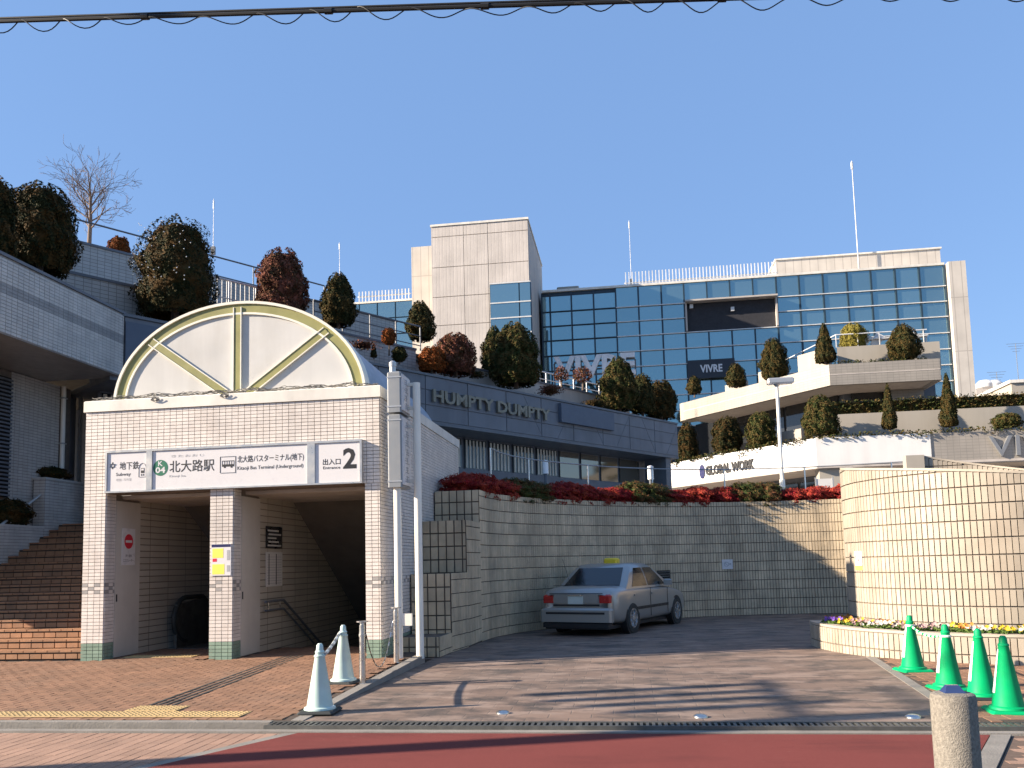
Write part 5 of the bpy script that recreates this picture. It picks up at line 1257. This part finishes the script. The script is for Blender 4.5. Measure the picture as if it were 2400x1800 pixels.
# distant buildings beyond the mall
FB = 95.
t = thing('distant_building', (gp(2340, 930, FB).x, FB, 2.66), 'distant grey flat-roofed building with round white tanks', 'building')
MB().box(gp(2288, 920, FB).x, gp(2372, 920, FB).x, FB, FB+10, 2.66, gp(2340, 910, FB).z).build('wall', 'concrete', t)
MB().box(gp(2290, 920, FB).x, gp(2370, 920, FB).x, FB-.1, FB-.01, gp(2340, 938, FB).z, gp(2340, 922, FB).z).build('window_band', 'grey_frame', t)
for x in (2308, 2328): 
    P = gp(x, 905, FB+2); MB().lathe([(.3, -.6), (.9, -.2), (1.0, .2), (.6, .6), (0, .7)], 16, (P.x, P.y, P.z)).build('tank', 'rail_white', t, True)
t = thing('distant_building', (gp(2400, 930, FB-8).x, FB-8, 2.66), 'distant cream building behind the mall hedge', 'building')
MB().box(gp(2372, 920, FB-8).x, gp(2372, 920, FB-8).x+16, FB-8, FB, 2.66, gp(2390, 897, FB-8).z).build('wall', 'cream_wall', t); MB().box(gp(2372, 920, FB-8).x-.2, gp(2372, 920, FB-8).x+16.2, FB-8.2, FB, gp(2390, 897, FB-8).z, gp(2390, 897, FB-8).z+.3).build('coping', 'cap_white', t)
def antenna(px, y0, y1, b, label):
    P = gp(px, y1, b); Q = gp(px, y0, b); t = thing('tv_antenna', P, label, 'antenna'); MB().bar((P.x, P.y, P.z-2), (P.x, P.y, Q.z), .05).build('mast', 'box_grey', t)
    for k_ in range(4): MB().bar((P.x-1+.2*k_, P.y, Q.z-.3*k_), (P.x+1-.2*k_, P.y, Q.z-.3*k_), .03).build('element', 'grey_frame', t)
antenna(2338, 872, 905, FB+3, 'rooftop television antenna on the distant grey building'); antenna(2388, 805, 900, FB+6, 'thin tall antenna over the distant cream building')
# ================================================================== SHRUBS AND TREES
wingp = lambda o: ((WX-o, 0, 0), Vector((1, 0, 0)))
def gpl(t): c = gcorner(t); return ((c.x, c.y, 0), Vector((0, 1, 0)))
def gpd(t): c = gcorner(t); return ((c.x, c.y, 0), Vector((gn.x, gn.y, 0)))
X_ = 'topiary_shrub'; gH = 'clipped shrubs along the shaded terraces'
px_shrub(X_, 92, 425, 645, 150, wingp(1.3), 'dome', 'leaf_dark', 'big dark rounded shrub overhanging the tiled wing below the bare tree', group=gH, leaf=.065, trunk=.04)
px_shrub(X_, -18, 405, 640, 90, wingp(1.1), 'dome', 'leaf_dark', 'dark shrub on the tiled wing behind the big rounded one', group=gH, leaf=.065, trunk=.04)
px_shrub(X_, 410, 506, 752, 176, hplane(1.0), 'dome', 'leaf_dark', 'largest dark egg-shaped shrub dotted with tiny fairy lights', group=gH, leaf=.065, trunk=.03)
px_shrub(X_, 660, 580, 765, 114, hplane(1.1), 'dome', 'leaf_red', 'reddish brown rounded shrub above the arched window', group=gH, leaf=.07, trunk=.03)
px_shrub(X_, 793, 636, 765, 82, hplane(1.2), 'egg', 'leaf_conifer', 'dark conical shrub between the reddish shrub and the low glazed link', group=gH, leaf=.065, trunk=.03)
px_shrub(X_, 986, 703, 800, 68, hplane(2.9), 'egg', 'leaf_conifer', 'dark green egg-shaped shrub in front of the concrete tower', group=gH, leaf=.07, trunk=.05)
px_shrub('small_shrub', 912, 768, 830, 32, hplane(1.2), 'round', 'leaf_orange', 'small brown ball shrub on a stem against the tiled terrace wall', group=gH, leaf=.05, trunk=.35)
px_shrub('small_shrub', 936, 812, 850, 34, hplane(1.0), 'round', 'leaf_conifer', 'low brown-green shrub under the small ball shrub', group=gH, leaf=.05)
px_shrub('small_shrub', 876, 804, 838, 16, hplane(1.1), 'cone', 'leaf_dark', 'tiny dark conical shrub against the tiled terrace wall', group=gH, leaf=.04)
px_shrub(X_, 1068, 780, 880, 92, hplane(.9), 'dome', 'leaf_red', 'mottled red-brown shrub above the HUMPTY lettering', group=gH, leaf=.07)
px_shrub(X_, 1012, 812, 872, 62, hplane(.9), 'dome', 'leaf_orange', 'low russet shrub beside the mottled red-brown shrub', group=gH, leaf=.07)
px_shrub(X_, 1210, 753, 908, 108, hplane(1.0), 'column', 'leaf_green', 'tall broad green shrub above the DUMPTY lettering', group=gH, leaf=.085)
px_shrub(X_, 1160, 762, 895, 62, hplane(2.4), 'egg', 'leaf_green', 'paler green shrub behind the tall broad one', group=gH, leaf=.085)
px_shrub(X_, 1452, 835, 966, 92, hplane(1.0), 'egg', 'leaf_green', 'tall olive shrub above the blank blue sign board', group=gH, leaf=.09)
px_shrub(X_, 1507, 874, 972, 56, hplane(1.0), 'column', 'leaf_conifer', 'narrow dark shrub between two rounder ones on the shaded terrace', group=gH, leaf=.09)
px_shrub(X_, 1550, 890, 985, 72, hplane(1.0), 'dome', 'leaf_dark', 'dark round shrub at the end of the shaded fascia', group=gH, leaf=.09)
px_shrub('small_tree', 1316, 857, 905, 34, hplane(1.7), 'egg', 'leaf_red', 'small red-leaved tree under the standing letters', group='small red trees', leaf=.08, core=0, dens=1.2, trunk=.3)
px_shrub('small_tree', 1366, 860, 912, 42, hplane(1.7), 'round', 'leaf_red', 'small red-leaved tree beside the tall olive shrub', group='small red trees', leaf=.08, core=0, dens=1.2, trunk=.3)
px_shrub('small_tree', 278, 553, 640, 48, ((WX-4.5, 0, 0), Vector((1, 0, 0))), 'round', 'leaf_orange', 'small tree with orange autumn leaves below the bare tree', leaf=.06, trunk=.3)
for k_, (px, y0, y1, w_) in enumerate(((205, 590, 640, 90), (250, 610, 650, 80), (340, 600, 660, 60))):
    px_shrub('low_shrub', px, y0, y1, w_, ((WX-4.2, 0, 0), Vector((1, 0, 0))), 'dome', 'leaf_dark', 'low dark bush in the bed on top of the tiled wing', group='low dark bushes on the wing', leaf=.06)
for k_, (px, y1) in enumerate(((700, 772), (745, 785), (850, 815), (1120, 885), (1290, 925), (1395, 955))):
    px_shrub('trailing_plant', px, y1-random.randint(14, 26), y1, random.randint(36, 60), hplane(.55), 'dome', 'leaf_dark' if k_ % 2 else 'leaf_red', 'low trailing plant along the edge of the shaded fascia', group='trailing plants on the fascia', leaf=.07, lump=.45, core=.5, dens=1.6)
gG = 'clipped shrubs on the sunlit balconies'
px_shrub(X_, 1628, 880, 930, 34, gpd(D3-1.5), 'egg', 'leaf_conifer', 'small leaning shrub at the low end of the slanting balcony', group=gG, leaf=.09, trunk=.15)
px_shrub(X_, 1726, 850, 908, 46, gpd(D3-1.6), 'egg', 'leaf_conifer', 'round-topped shrub beside the black VIVRE sign', group=gG, leaf=.09)
px_shrub(X_, 1816, 790, 892, 64, gpd(D3-1.6), 'egg', 'leaf_conifer', 'tall conical shrub at the head of the slanting balcony', group=gG, leaf=.09)
px_shrub(X_, 1935, 755, 852, 50, gpl(D3-1.2), 'cone', 'leaf_conifer', 'slender conical shrub on the highest straight balcony', group=gG, leaf=.09)
px_shrub(X_, 2003, 757, 832, 58, gpl(D3+.8), 'round', 'leaf_gold', 'yellow-green round shrub behind the highest balcony parapet', group=gG, leaf=.09)
px_shrub(X_, 2120, 758, 846, 74, gpl(D3-1.2), 'egg', 'leaf_conifer', 'broad conical shrub near the end of the highest balcony', group=gG, leaf=.09)
px_shrub(X_, 1613, 988, 1085, 46, gpd(1.0), 'column', 'leaf_dark', 'dark columnar shrub at the far end of the GLOBAL WORK fascia', group=gG, leaf=.1)
px_shrub(X_, 1706, 975, 1062, 66, gpd(1.2), 'dome', 'leaf_dark', 'dark shrub above the blue logo disc', group=gG, leaf=.1)
px_shrub(X_, 1786, 965, 1052, 66, gpd(1.2), 'dome', 'leaf_green', 'leafy green shrub above the GLOBAL WORK letters', group=gG, leaf=.1)
px_shrub(X_, 1925, 925, 1025, 80, gpl(1.1), 'column', 'leaf_green', 'large leafy shrub at the corner of the white fascia', group=gG, leaf=.1)
px_shrub(X_, 2086, 898, 1008, 36, gpl(1.3), 'cone', 'leaf_conifer', 'slender cypress in front of the cream parapet', group=gG, leaf=.09)
px_shrub(X_, 2226, 872, 1003, 42, gpl(1.3), 'cone', 'leaf_conifer', 'taller slender cypress below the end of the glass wall', group=gG, leaf=.09)
px_shrub('low_shrub', 2360, 968, 1003, 62, gpl(1.2), 'dome', 'leaf_green', 'low spreading shrub above the grey VIVRE fascia', group=gG, leaf=.09)
# fairy lights on the largest shrub
P = onp(405, 752, *hplane(1.0)); t = thing('fairy_lights', (P.x, P.y-1, P.z), 'tiny white fairy lights hung over the largest dark shrub', 'string lights'); mb = MB(); Dp = camdepth(P)/F
for k_ in range(60):
    u, v = random.uniform(-.75, .75), random.uniform(.25, .85); w_ = 100*Dp; zz = P.z+246*Dp*v; yy = math.sqrt(max(0, 1-u*u))
    c = Vector((P.x+u*w_*.95+yy*.1, P.y-yy*w_*.95, zz)); mb.add([c+Vector(o)*.018 for o in ((1,0,0),(-1,0,0),(0,1,0),(0,-1,0),(0,0,1),(0,0,-1))], [(0,2,4),(2,1,4),(1,3,4),(3,0,4),(2,0,5),(1,2,5),(3,1,5),(0,3,5)])
mb.build('bulb_string', 'lamp_glass', t, kind='stuff')
# bare tree
def bare_tree(P, H, label):
    t = thing('bare_tree', P, label, 'tree'); mb = MB(); tk = MB(); r = random.Random(5)
    def grow(p, d, L, rad, dep, m):
        pts = [p]; rs = [rad]; n = 4
        for i in range(n):
            d = (d+Vector((r.gauss(0, .13), r.gauss(0, .13), r.gauss(.06, .08)))).normalized(); p = p+d*L/n; pts.append(p); rs.append(max(rad*(1-.5*(i+1)/n), .005))
        m.tube(pts, rs, 5 if dep < 3 else 3, False)
        if dep >= 5: return
        for k in range(4 if dep < 3 else 3):
            i = r.randint(1 if dep else 2, n); a = r.uniform(0, 6.28); sp = r.uniform(.55, 1.15)
            x = d.orthogonal().normalized(); y = d.cross(x); nd = (d+(x*math.cos(a)+y*math.sin(a))*sp).normalized()
            grow(pts[i], nd, L*r.uniform(.55, .75), max(rs[i]*.6, .005), dep+1, mb)
    top = Vector(P)+Vector((0, 0, H*.58)); tk.tube([P, Vector(P)+Vector((.03, 0, H*.3)), top], [H*.026, H*.021, H*.013], 9)
    for k in range(13):
        z = .16+.42*k/12; a = k*2.4; grow(Vector(P)+Vector((0, 0, H*z)), Vector((math.cos(a), math.sin(a)*.8, .5+.05*k)).normalized(), H*r.uniform(.30, .40), H*.010, 2, mb)
    grow(top, Vector((0, 0, 1)), H*.28, H*.012, 2, mb)
    tk.build('trunk', 'bark_pale', t, True); mb.build('branches', 'bark_pale', t)
P = onp(209, 570, (WX-7.5, 0, 0), Vector((1, 0, 0))); bare_tree(P, 195*camdepth(P)/F, 'bare deciduous tree with pale trunk on the highest terrace')
# ivy trailing over the white fascia
def ivy(A, B, z, n, label, hang=.45, m='leaf_green', nrm=None):
    t = MB(); A, B = Vector(A), Vector(B); d = (B-A).normalized(); nv = Vector((d.y, -d.x, 0)); 
    if nv.y > 0: nv = -nv
    for k in range(n):
        u = random.random(); c = A.lerp(B, u); h = abs(random.gauss(0, hang))*(.5+.5*math.sin(u*23)+.4*math.sin(u*57)); p = c+nv*random.uniform(-.25, .10)+Vector((0, 0, z+.12-max(h, 0)*.9+random.uniform(-.1, .12)))
        if p.z < z: p = Vector((c.x, c.y, p.z))+nv*random.uniform(.03, .12)
        x = Vector((random.gauss(0, 1), random.gauss(0, 1), random.gauss(0, 1))).normalized(); y = x.orthogonal().normalized(); l = random.uniform(.05, .10)
        t.quad(p+x*l, p+y*l*.6, p-x*l, p-y*l*.6)
    t.build('ivy', m, label=label, cat='ivy', group='ivy along the mall terraces')
l3 = gcorner(0)-gx*DL
ivy((l3.x, l3.y, 0), (GB.x, GB.y, 0), 7.45, 800, 'ivy trailing over the slanting white GLOBAL WORK fascia', .2)
ivy((GB.x, GB.y, 0), (GB.x+xr1+9, GB.y, 0), 7.45, 700, 'ivy trailing over the straight white and grey fascia', .12)
c = gcorner(D2); ivy((c.x+.3, c.y+.3, 0), (c.x+xr2-.5, c.y+.3, 0), zt2, 420, 'thin ivy along the highest balcony trough', .12)
# clipped hedge behind the cream parapet
t = thing('clipped_hedge', (gcorner(D1).x, gcorner(D1).y+.6, 9.0), 'long clipped dark hedge on top of the cream parapet', 'hedge'); mb = MB(); c = gcorner(D1)
x0_, x1_ = gz(1955, 960, D1).x, gz(1955, 960, D1).x+24
for k in range(9000):
    p = Vector((random.uniform(x0_, x1_), c.y+random.choice((.28, .28, random.uniform(.28, 1.1)))+random.gauss(0, .05), random.uniform(8.75, 9.78)+random.gauss(0, .04))); x = Vector((random.gauss(0, 1), random.gauss(0, 1), random.gauss(0, 1))).normalized(); y = x.orthogonal().normalized(); l = random.uniform(.05, .1); mb.quad(p+x*l, p+y*l*.6, p-x*l, p-y*l*.6)
mb.build('leaves', 'leaf_green', t, kind='stuff'); MB().box(x0_, x1_, c.y+.36, c.y+1.0, 8.7, 9.68).build('branch_mass', 'leaf_dark', t)
# red heavenly-bamboo hedge on the curved wall
bush = [p for p in path if p.y >= sb[2]]
tot = len(bush); k_ = 0; i = 8
while i < tot-4:
    p, q = bush[i], bush[min(i+3, tot-1)]; d = (q-p).normalized() if (q-p).length > 0 else Vector((1, 0)); n_ = Vector((-d.y, d.x)); c = p+n_*.45
    px = proj((c.x, c.y, 3.2))[0]; green = (1190 < px < 1240) or (1480 < px < 1560) or (1715 < px < 1805)
    H_ = random.uniform(.55, .74)
    if green: shrub('green_shrub', (c.x, c.y, 2.80), H_, 1.0, 'dome', 'nandina_green', 'feathery green shrub among the red hedge on the curved wall', 'shrub', 'green shrubs in the red hedge', leaf=.05, dens=2.2, lump=.28, trunk=.05, asp=.3)
    else: shrub('red_shrub', (c.x, c.y, 2.80), H_*.88, .95, 'dome', 'nandina_red', 'crimson-leaved shrub in the hedge on top of the curved wall', 'shrub', 'crimson shrubs of the hedge', leaf=.05, dens=2.4, lump=.25, trunk=.05, asp=.35)
    i += random.randint(7, 9)
# handrail and bollard lights on the terrace
t = thing('terrace_handrail', (bush[30].x, bush[30].y, 2.66), 'long thin grey handrail behind the red hedge', 'handrail')
pts = [(p.x-.0, p.y+1.5, 3.98) for p in bush[::10] if p.x < 9]; MB().tube(pts, .018, 6).build('top_rail', 'box_grey', t, True)
for p in pts[::3]: MB().tube([(p[0], p[1], 2.6), p], .02, 6).build('post', 'steel', t, True)
for px, y0, y1 in ((1278, 1080, 1125), (1524, 1093, 1130)):
    P = atb(px, y0, 24); t = thing('bollard_light', (P.x, P.y, 2.66), 'white cylindrical bollard light behind the red hedge', 'lamp', 'bollard lights on the terrace')
    MB().tube([(P.x, P.y, 2.66), (P.x, P.y, P.z-.38)], .05, 12).build('post', 'grey_frame', t, True); MB().lathe([(.085, P.z-.38), (.085, P.z), (.0, P.z+.03)], 16, (P.x, P.y, 0)).build('lantern', 'lamp_glass', t, True)
# street lamp
LB = 27.; P0, P1 = atb(1834, 1140, LB), atb(1808, 905, LB)
t = thing('street_lamp', (P0.x, P0.y, 2.66), 'white street lamp with flat rectangular head on the terrace', 'street lamp')
MB().tube([(P0.x, LB, 2.6), (P0.x, LB, 3.9), (P0.x, LB, 3.92), (P0.x, LB, P1.z)], [.085, .085, .06, .05], 12).build('pole', 'pole_white', t, True)
hz = P1.z; MB().bbox(P0.x-.30, P0.x+.52, LB-.16, LB+.16, hz+.08, hz+.24, .04).build('head', 'alu', t); MB().box(P0.x-.26, P0.x+.48, LB-.13, LB+.13, hz+.055, hz+.079).build('lens', 'lamp_glass', t)
MB().lathe([(.06, hz-.02), (.10, hz+.05), (.05, hz+.08)], 12, (P0.x, LB, 0)).build('bracket', 'alu', t, True)
# notice stand at the end of the hedge
P = atb(1935, 1170, 25.5); t = thing('notice_stand', (P.x, P.y, 2.66), 'small framed notice stand between the hedge and the convex wall', 'notice stand')
MB().box(P.x-.22, P.x+.22, P.y, P.y+.04, 3.0, 3.75).build('board', 'paper', t); MB().box(P.x-.26, P.x-.221, P.y-.01, P.y+.05, 2.66, 3.8).box(P.x+.221, P.x+.26, P.y-.01, P.y+.05, 2.66, 3.8).build('frame', 'alu', t)
# ================================================================== CAR
Cp = c2s(1.96, 16.6); hd = math.radians(31)-YAW; cf = Vector((math.sin(hd), math.cos(hd))); cr = Vector((cf.y, -cf.x))
org = Cp-cr*.845    # middle of the rear bumper; local x forward, y left
CM = Matrix(((cf.x, -cr.x, 0, org.x), (cf.y, -cr.y, 0, org.y), (0, 0, 1, 0), (0, 0, 0, 1)))
CAR = thing('parked_sedan', (org.x, org.y, 0), 'silver sedan with yellow roof lamp in front of the curved wall', 'car')
# stations: x, half width, sill z, belt z, deck z
ST_ = [(.0, .70, .42, .80, .84), (.05, .79, .30, .86, .93), (.25, .83, .24, .90, .985), (.55, .84, .22, .91, 1.00), (.95, .845, .22, .91, .985), (1.6, .845, .22, .90, .95), (2.3, .845, .22, .89, .93), (2.9, .845, .22, .88, .93), (3.2, .845, .22, .86, .90), (3.7, .84, .22, .80, .83), (4.1, .82, .24, .73, .765), (4.33, .74, .28, .66, .70), (4.42, .62, .40, .58, .62)]
V = []; K = 12
for x, w, s_, b_, d_ in ST_:
    half = [(0, s_-.02), (w*.6, s_-.02), (w*.95, s_), (w, s_+.12), (w*1.005, (s_+b_)/2+.04), (w*.985, b_-.05), (w*.95, b_+.005), (w*.82, d_-.015), (w*.5, d_), (0, d_+.012)]
    ringp = half+[(-y, z) for y, z in half[-2:0:-1]]; V += [(x, y, z) for y, z in ringp]; K = len(ringp)
Fc = []
for i in range(len(ST_)-1):
    for k in range(K): Fc.append((i*K+k, i*K+(k+1) % K, (i+1)*K+(k+1) % K, (i+1)*K+k))
Fc += [tuple(range(K)), tuple(range((len(ST_)-1)*K+K-1, (len(ST_)-1)*K-1, -1))]
body = MB(CM).add(V, Fc).build('body', 'car_paint', CAR, True)
for p_ in body.data.edges: p_.use_edge_sharp = False
sb_ = body.modifiers.new('smooth', 'SUBSURF'); sb_.levels = 2; sb_.render_levels = 2
# cabin: lofted rings from belt to roof
rows = [(.90, .62, 3.30, .80), (1.06, .86, 3.02, .76), (1.22, 1.07, 2.72, .70), (1.36, 1.27, 2.44, .635), (1.42, 1.40, 2.30, .58), (1.445, 1.62, 2.10, .45)]
def cab(r, y_=0):
    z, xa, xb, w = r; c = .10; return [(xa, -w+c, z), (xa+c*.6, -w, z), (xb-c*.6, -w, z), (xb, -w+c, z), (xb, w-c, z), (xb-c*.6, w, z), (xa+c*.6, w, z), (xa, w-c, z)]
V = [v for r in rows for v in cab(r)]; Fc = []
for i in range(len(rows)-1):
    for k in range(8): Fc.append((i*8+k, i*8+(k+1) % 8, i*8+8+(k+1) % 8, i*8+8+k))
Fc.append(tuple(range((len(rows)-1)*8, len(rows)*8)))
MB(CM).add(V, Fc).build('cabin', 'car_paint', CAR, True)
def gl(name, P4, m='car_glass', off=.006):
    P = [Vector(p) for p in P4]; n_ = (P[1]-P[0]).cross(P[2]-P[0]).normalized(); c = sum(P, Vector())/len(P)
    if n_.dot(c-Vector((2, 0, .9))) < 0: n_ = -n_
    Q = [p+n_*off for p in P]; return MB(CM).add([*Q, *[p-n_*.02 for p in P]], [tuple(range(len(P)))]+[(i, (i+1) % len(P), len(P)+(i+1) % len(P), len(P)+i) for i in range(len(P))]).build(name, m, CAR)
gl('rear_window', [(.70, -.655, .955), (.70, .655, .955), (1.24, .52, 1.345), (1.24, -.52, 1.345)])
gl('windscreen', [(3.18, -.66, .955), (3.18, .66, .955), (2.47, .52, 1.345), (2.47, -.52, 1.345)])
for s_ in (-1, 1):
    def cw_(z):
        return float(np.interp(z, [r[0] for r in rows], [r[3] for r in rows]))
    def strip(name, xlo, xhi):       # side glass following the cabin: front and rear edges as functions of height
        zz = [.95, 1.06, 1.14, 1.22, 1.29, 1.335]; mb = MB(CM)
        mb.ribbon([(xlo(z), s_*(cw_(z)+.008), z) for z in zz], [(xhi(z), s_*(cw_(z)+.008), z) for z in zz]).build(name, 'car_glass', CAR)
    strip('side_window', lambda z: 1.04+(z-.95)*1.05, lambda z: 1.86); strip('side_window', lambda z: 1.94, lambda z: 2.92-(z-.95)*1.35)
    dr = MB(CM).box(1.905, 1.915, s_*.849-.004, s_*.849+.004, .30, .90).build('door_seam', 'car_black', CAR); MB(CM).box(2.93, 2.94, s_*.849-.004, s_*.849+.004, .32, .88).build('door_seam', 'car_black', CAR)
    MB(CM).box(1.15, 2.95, s_*.852-.008, s_*.852+.008, .47, .53).build('side_moulding', 'car_black', CAR)
    for x in (1.98, 1.02): MB(CM).box(x, x+.16, s_*.848-.012, s_*.848+.012, .76, .79).build('door_handle', 'car_paint', CAR)
    MB(CM).bbox(2.72, 2.80, min(s_*.84, s_*1.03), max(s_*.84, s_*1.03), .93, 1.06, .02).build('mirror', 'car_paint', CAR)
    lb = MB(CM).bbox(-.012, .22, min(s_*.50, s_*.765), max(s_*.50, s_*.765), .66, .83, .03).build('tail_lamp', 'tail_red', CAR)
    for x in (.93, 3.52):
        wc = CM @ Matrix.Translation((x, s_*.80, .31)) @ Matrix.Rotation(math.pi/2*-s_, 4, 'X')   # local z outwards
        MB(wc).lathe([(.355, -.10), (.355, .042)], 28).build('wheel_arch', 'car_black', CAR, True)
        wh = MB(wc).lathe([(.22, -.1), (.30, -.1), (.312, -.06), (.312, .035), (.30, .055), (.215, .058), (.205, .04)], 30).build('wheel', 'rubber', CAR, True)
        MB(wc).lathe([(.208, .03), (.208, .056), (.19, .056), (.185, .035), (.0, .034)], 28).build('rim_dish', 'car_black', wh, True)
        rm = MB(wc)
        for q in range(7):
            a = q*2*math.pi/7; rm.bar((.03*math.cos(a), .03*math.sin(a), .055), (.195*math.cos(a), .195*math.sin(a), .05), .035, .02)
        rm.lathe([(.20, .045), (.20, .062), (.178, .062), (.178, .045)], 28); rm.lathe([(.055, .04), (.055, .066), (0, .07)], 14).build('rim', 'rim', wh)
MB(CM).bbox(-.075, .10, -.80, .80, .28, .56, .04).build('bumper', 'car_paint', CAR); MB(CM).bbox(-.06, .12, -.76, .76, .17, .279, .03).build('bumper_skirt', 'car_black', CAR)
MB(CM).box(-.082, -.076, -.66, .66, .44, .48).build('bumper_strip', 'car_black', CAR)
MB(CM).box(-.03, -.0, -.17, .17, .64, .80).build('number_plate', 'plate', CAR); MB(CM).box(-.02, .01, -.52, .52, .60, .635).build('garnish', 'car_black', CAR)
MB(CM).bbox(1.72, 1.92, -.16, .16, 1.446, 1.56, .03).build('roof_lamp', 'lamp_yellow', CAR)
MB(CM).bar((.46, -.76, 1.0), (.46, .76, 1.0), .012, .01).build('boot_seam', 'car_black', CAR); MB(CM).box(-.016, .0, -.60, .60, .845, .858).build('boot_seam', 'car_black', CAR)
MB(CM).box(-.045, .0, -.17, .17, .805, .83).build('plate_lamp', 'rim', CAR); MB(CM).tube([(-.05, -.45, .2), (.2, -.45, .2)], .03, 10).build('exhaust', 'iron', CAR)
MB(CM).box(-.016, .05, -.498, .498, .66, .84).build('rear_panel', 'car_paint', CAR)
MB(CM).tube([(.95, .60, 1.0), (.62, .60, 1.55)], .004, 5).build('aerial', 'car_black', CAR)
MB(CM).box(-.03, 4.2, -.7, .7, .14, .21).build('underbody', 'car_black', CAR)
# ================================================================== OVERHEAD CABLE AND ROADSIDE POLE
CB = 5.7; A_, B_ = atb(0, 50, CB), atb(1500, 3, CB)
sl_ = (B_-A_)/(B_.x-A_.x)
def cab_pt(x): v = A_+sl_*(x-A_.x); u = (x-A_.x)/(14-A_.x); return v+Vector((0, 0, .05*math.sin(max(0, min(1, u))*math.pi)*0))
xa_, xb_ = -11.9, 15.
t = thing('overhead_cable', cab_pt(-4), 'black overhead cable with a lashing wire looped around it', 'cable')
MB().tube([cab_pt(xa_+(xb_-xa_)*i/60) for i in range(61)], .0155, 8).build('cable', 'cable', t, True)
MB().tube([cab_pt(xa_+(xb_-xa_)*i/60)+Vector((0, 0, .028)) for i in range(61)], .008, 6).build('messenger_wire', 'cable', t, True)
for x in (-3.6, -2.1, -.9, .8, 2.4): MB().tube([cab_pt(x-.03), cab_pt(x+.03)], .024, 8).build('clamp', 'cable', t, True)
pts = []; 
for i in range(900):
    x = xa_+(xb_-xa_)*i/899; a = x*2*math.pi/.40+.9*math.sin(x*1.3)+.5*math.sin(x*3.1); pts.append(cab_pt(x)+Vector((0, .03*math.cos(a), -.026+(.036+.016*math.sin(x*2.3))*math.sin(a)-.02*abs(math.sin(x*1.7)))))
MB().tube(pts, .0045, 5).build('lashing_wire', 'cable', t, True)
pb = (-12.1, 4.08)
t = thing('utility_pole', (*pb, -.1), 'tall grey concrete utility pole carrying the overhead cable beside the road', 'utility pole')
MB().tube([(*pb, -.12), (*pb, 10.5)], [.19, .14], 16).build('shaft', 'concrete', t, True)
for z in (8.6, 9.6): MB().box(pb[0]-.05, pb[0]+.05, pb[1]-1.1, pb[1]+1.1, z, z+.1).build('crossarm', 'steel', t)
MB().box(pb[0]-.04, pb[0]+.04, pb[1]-.3, pb[1]+2.6, 6.0, 6.08).build('crossarm', 'steel', t)
for b_, z0_, z1_ in ((4.95, 5.35, 6.2), (5.4, 5.2, 6.0), (5.85, 5.0, 6.0), (6.35, 4.9, 5.9)):
    MB().lathe([(.05, z0_-.1), (.11, z0_), (.11, z1_), (.04, z1_+.1)], 12, (pb[0], b_, 0)).build('streak_caster', 'box_grey', t, True)  # unseen units, added and sized to cast shadow streaks over the driveway
MB().bar((pb[0], pb[1], cab_pt(-12).z), (pb[0], CB+.05, cab_pt(-12).z), .06).build('cable_arm', 'steel', t)
MB().lathe([(.22, 7.4), (.24, 7.45), (.24, 8.2), (.1, 8.3), (0, 8.3)], 18, (pb[0]+.4, pb[1], 0)).build('transformer', 'box_grey', t, True)
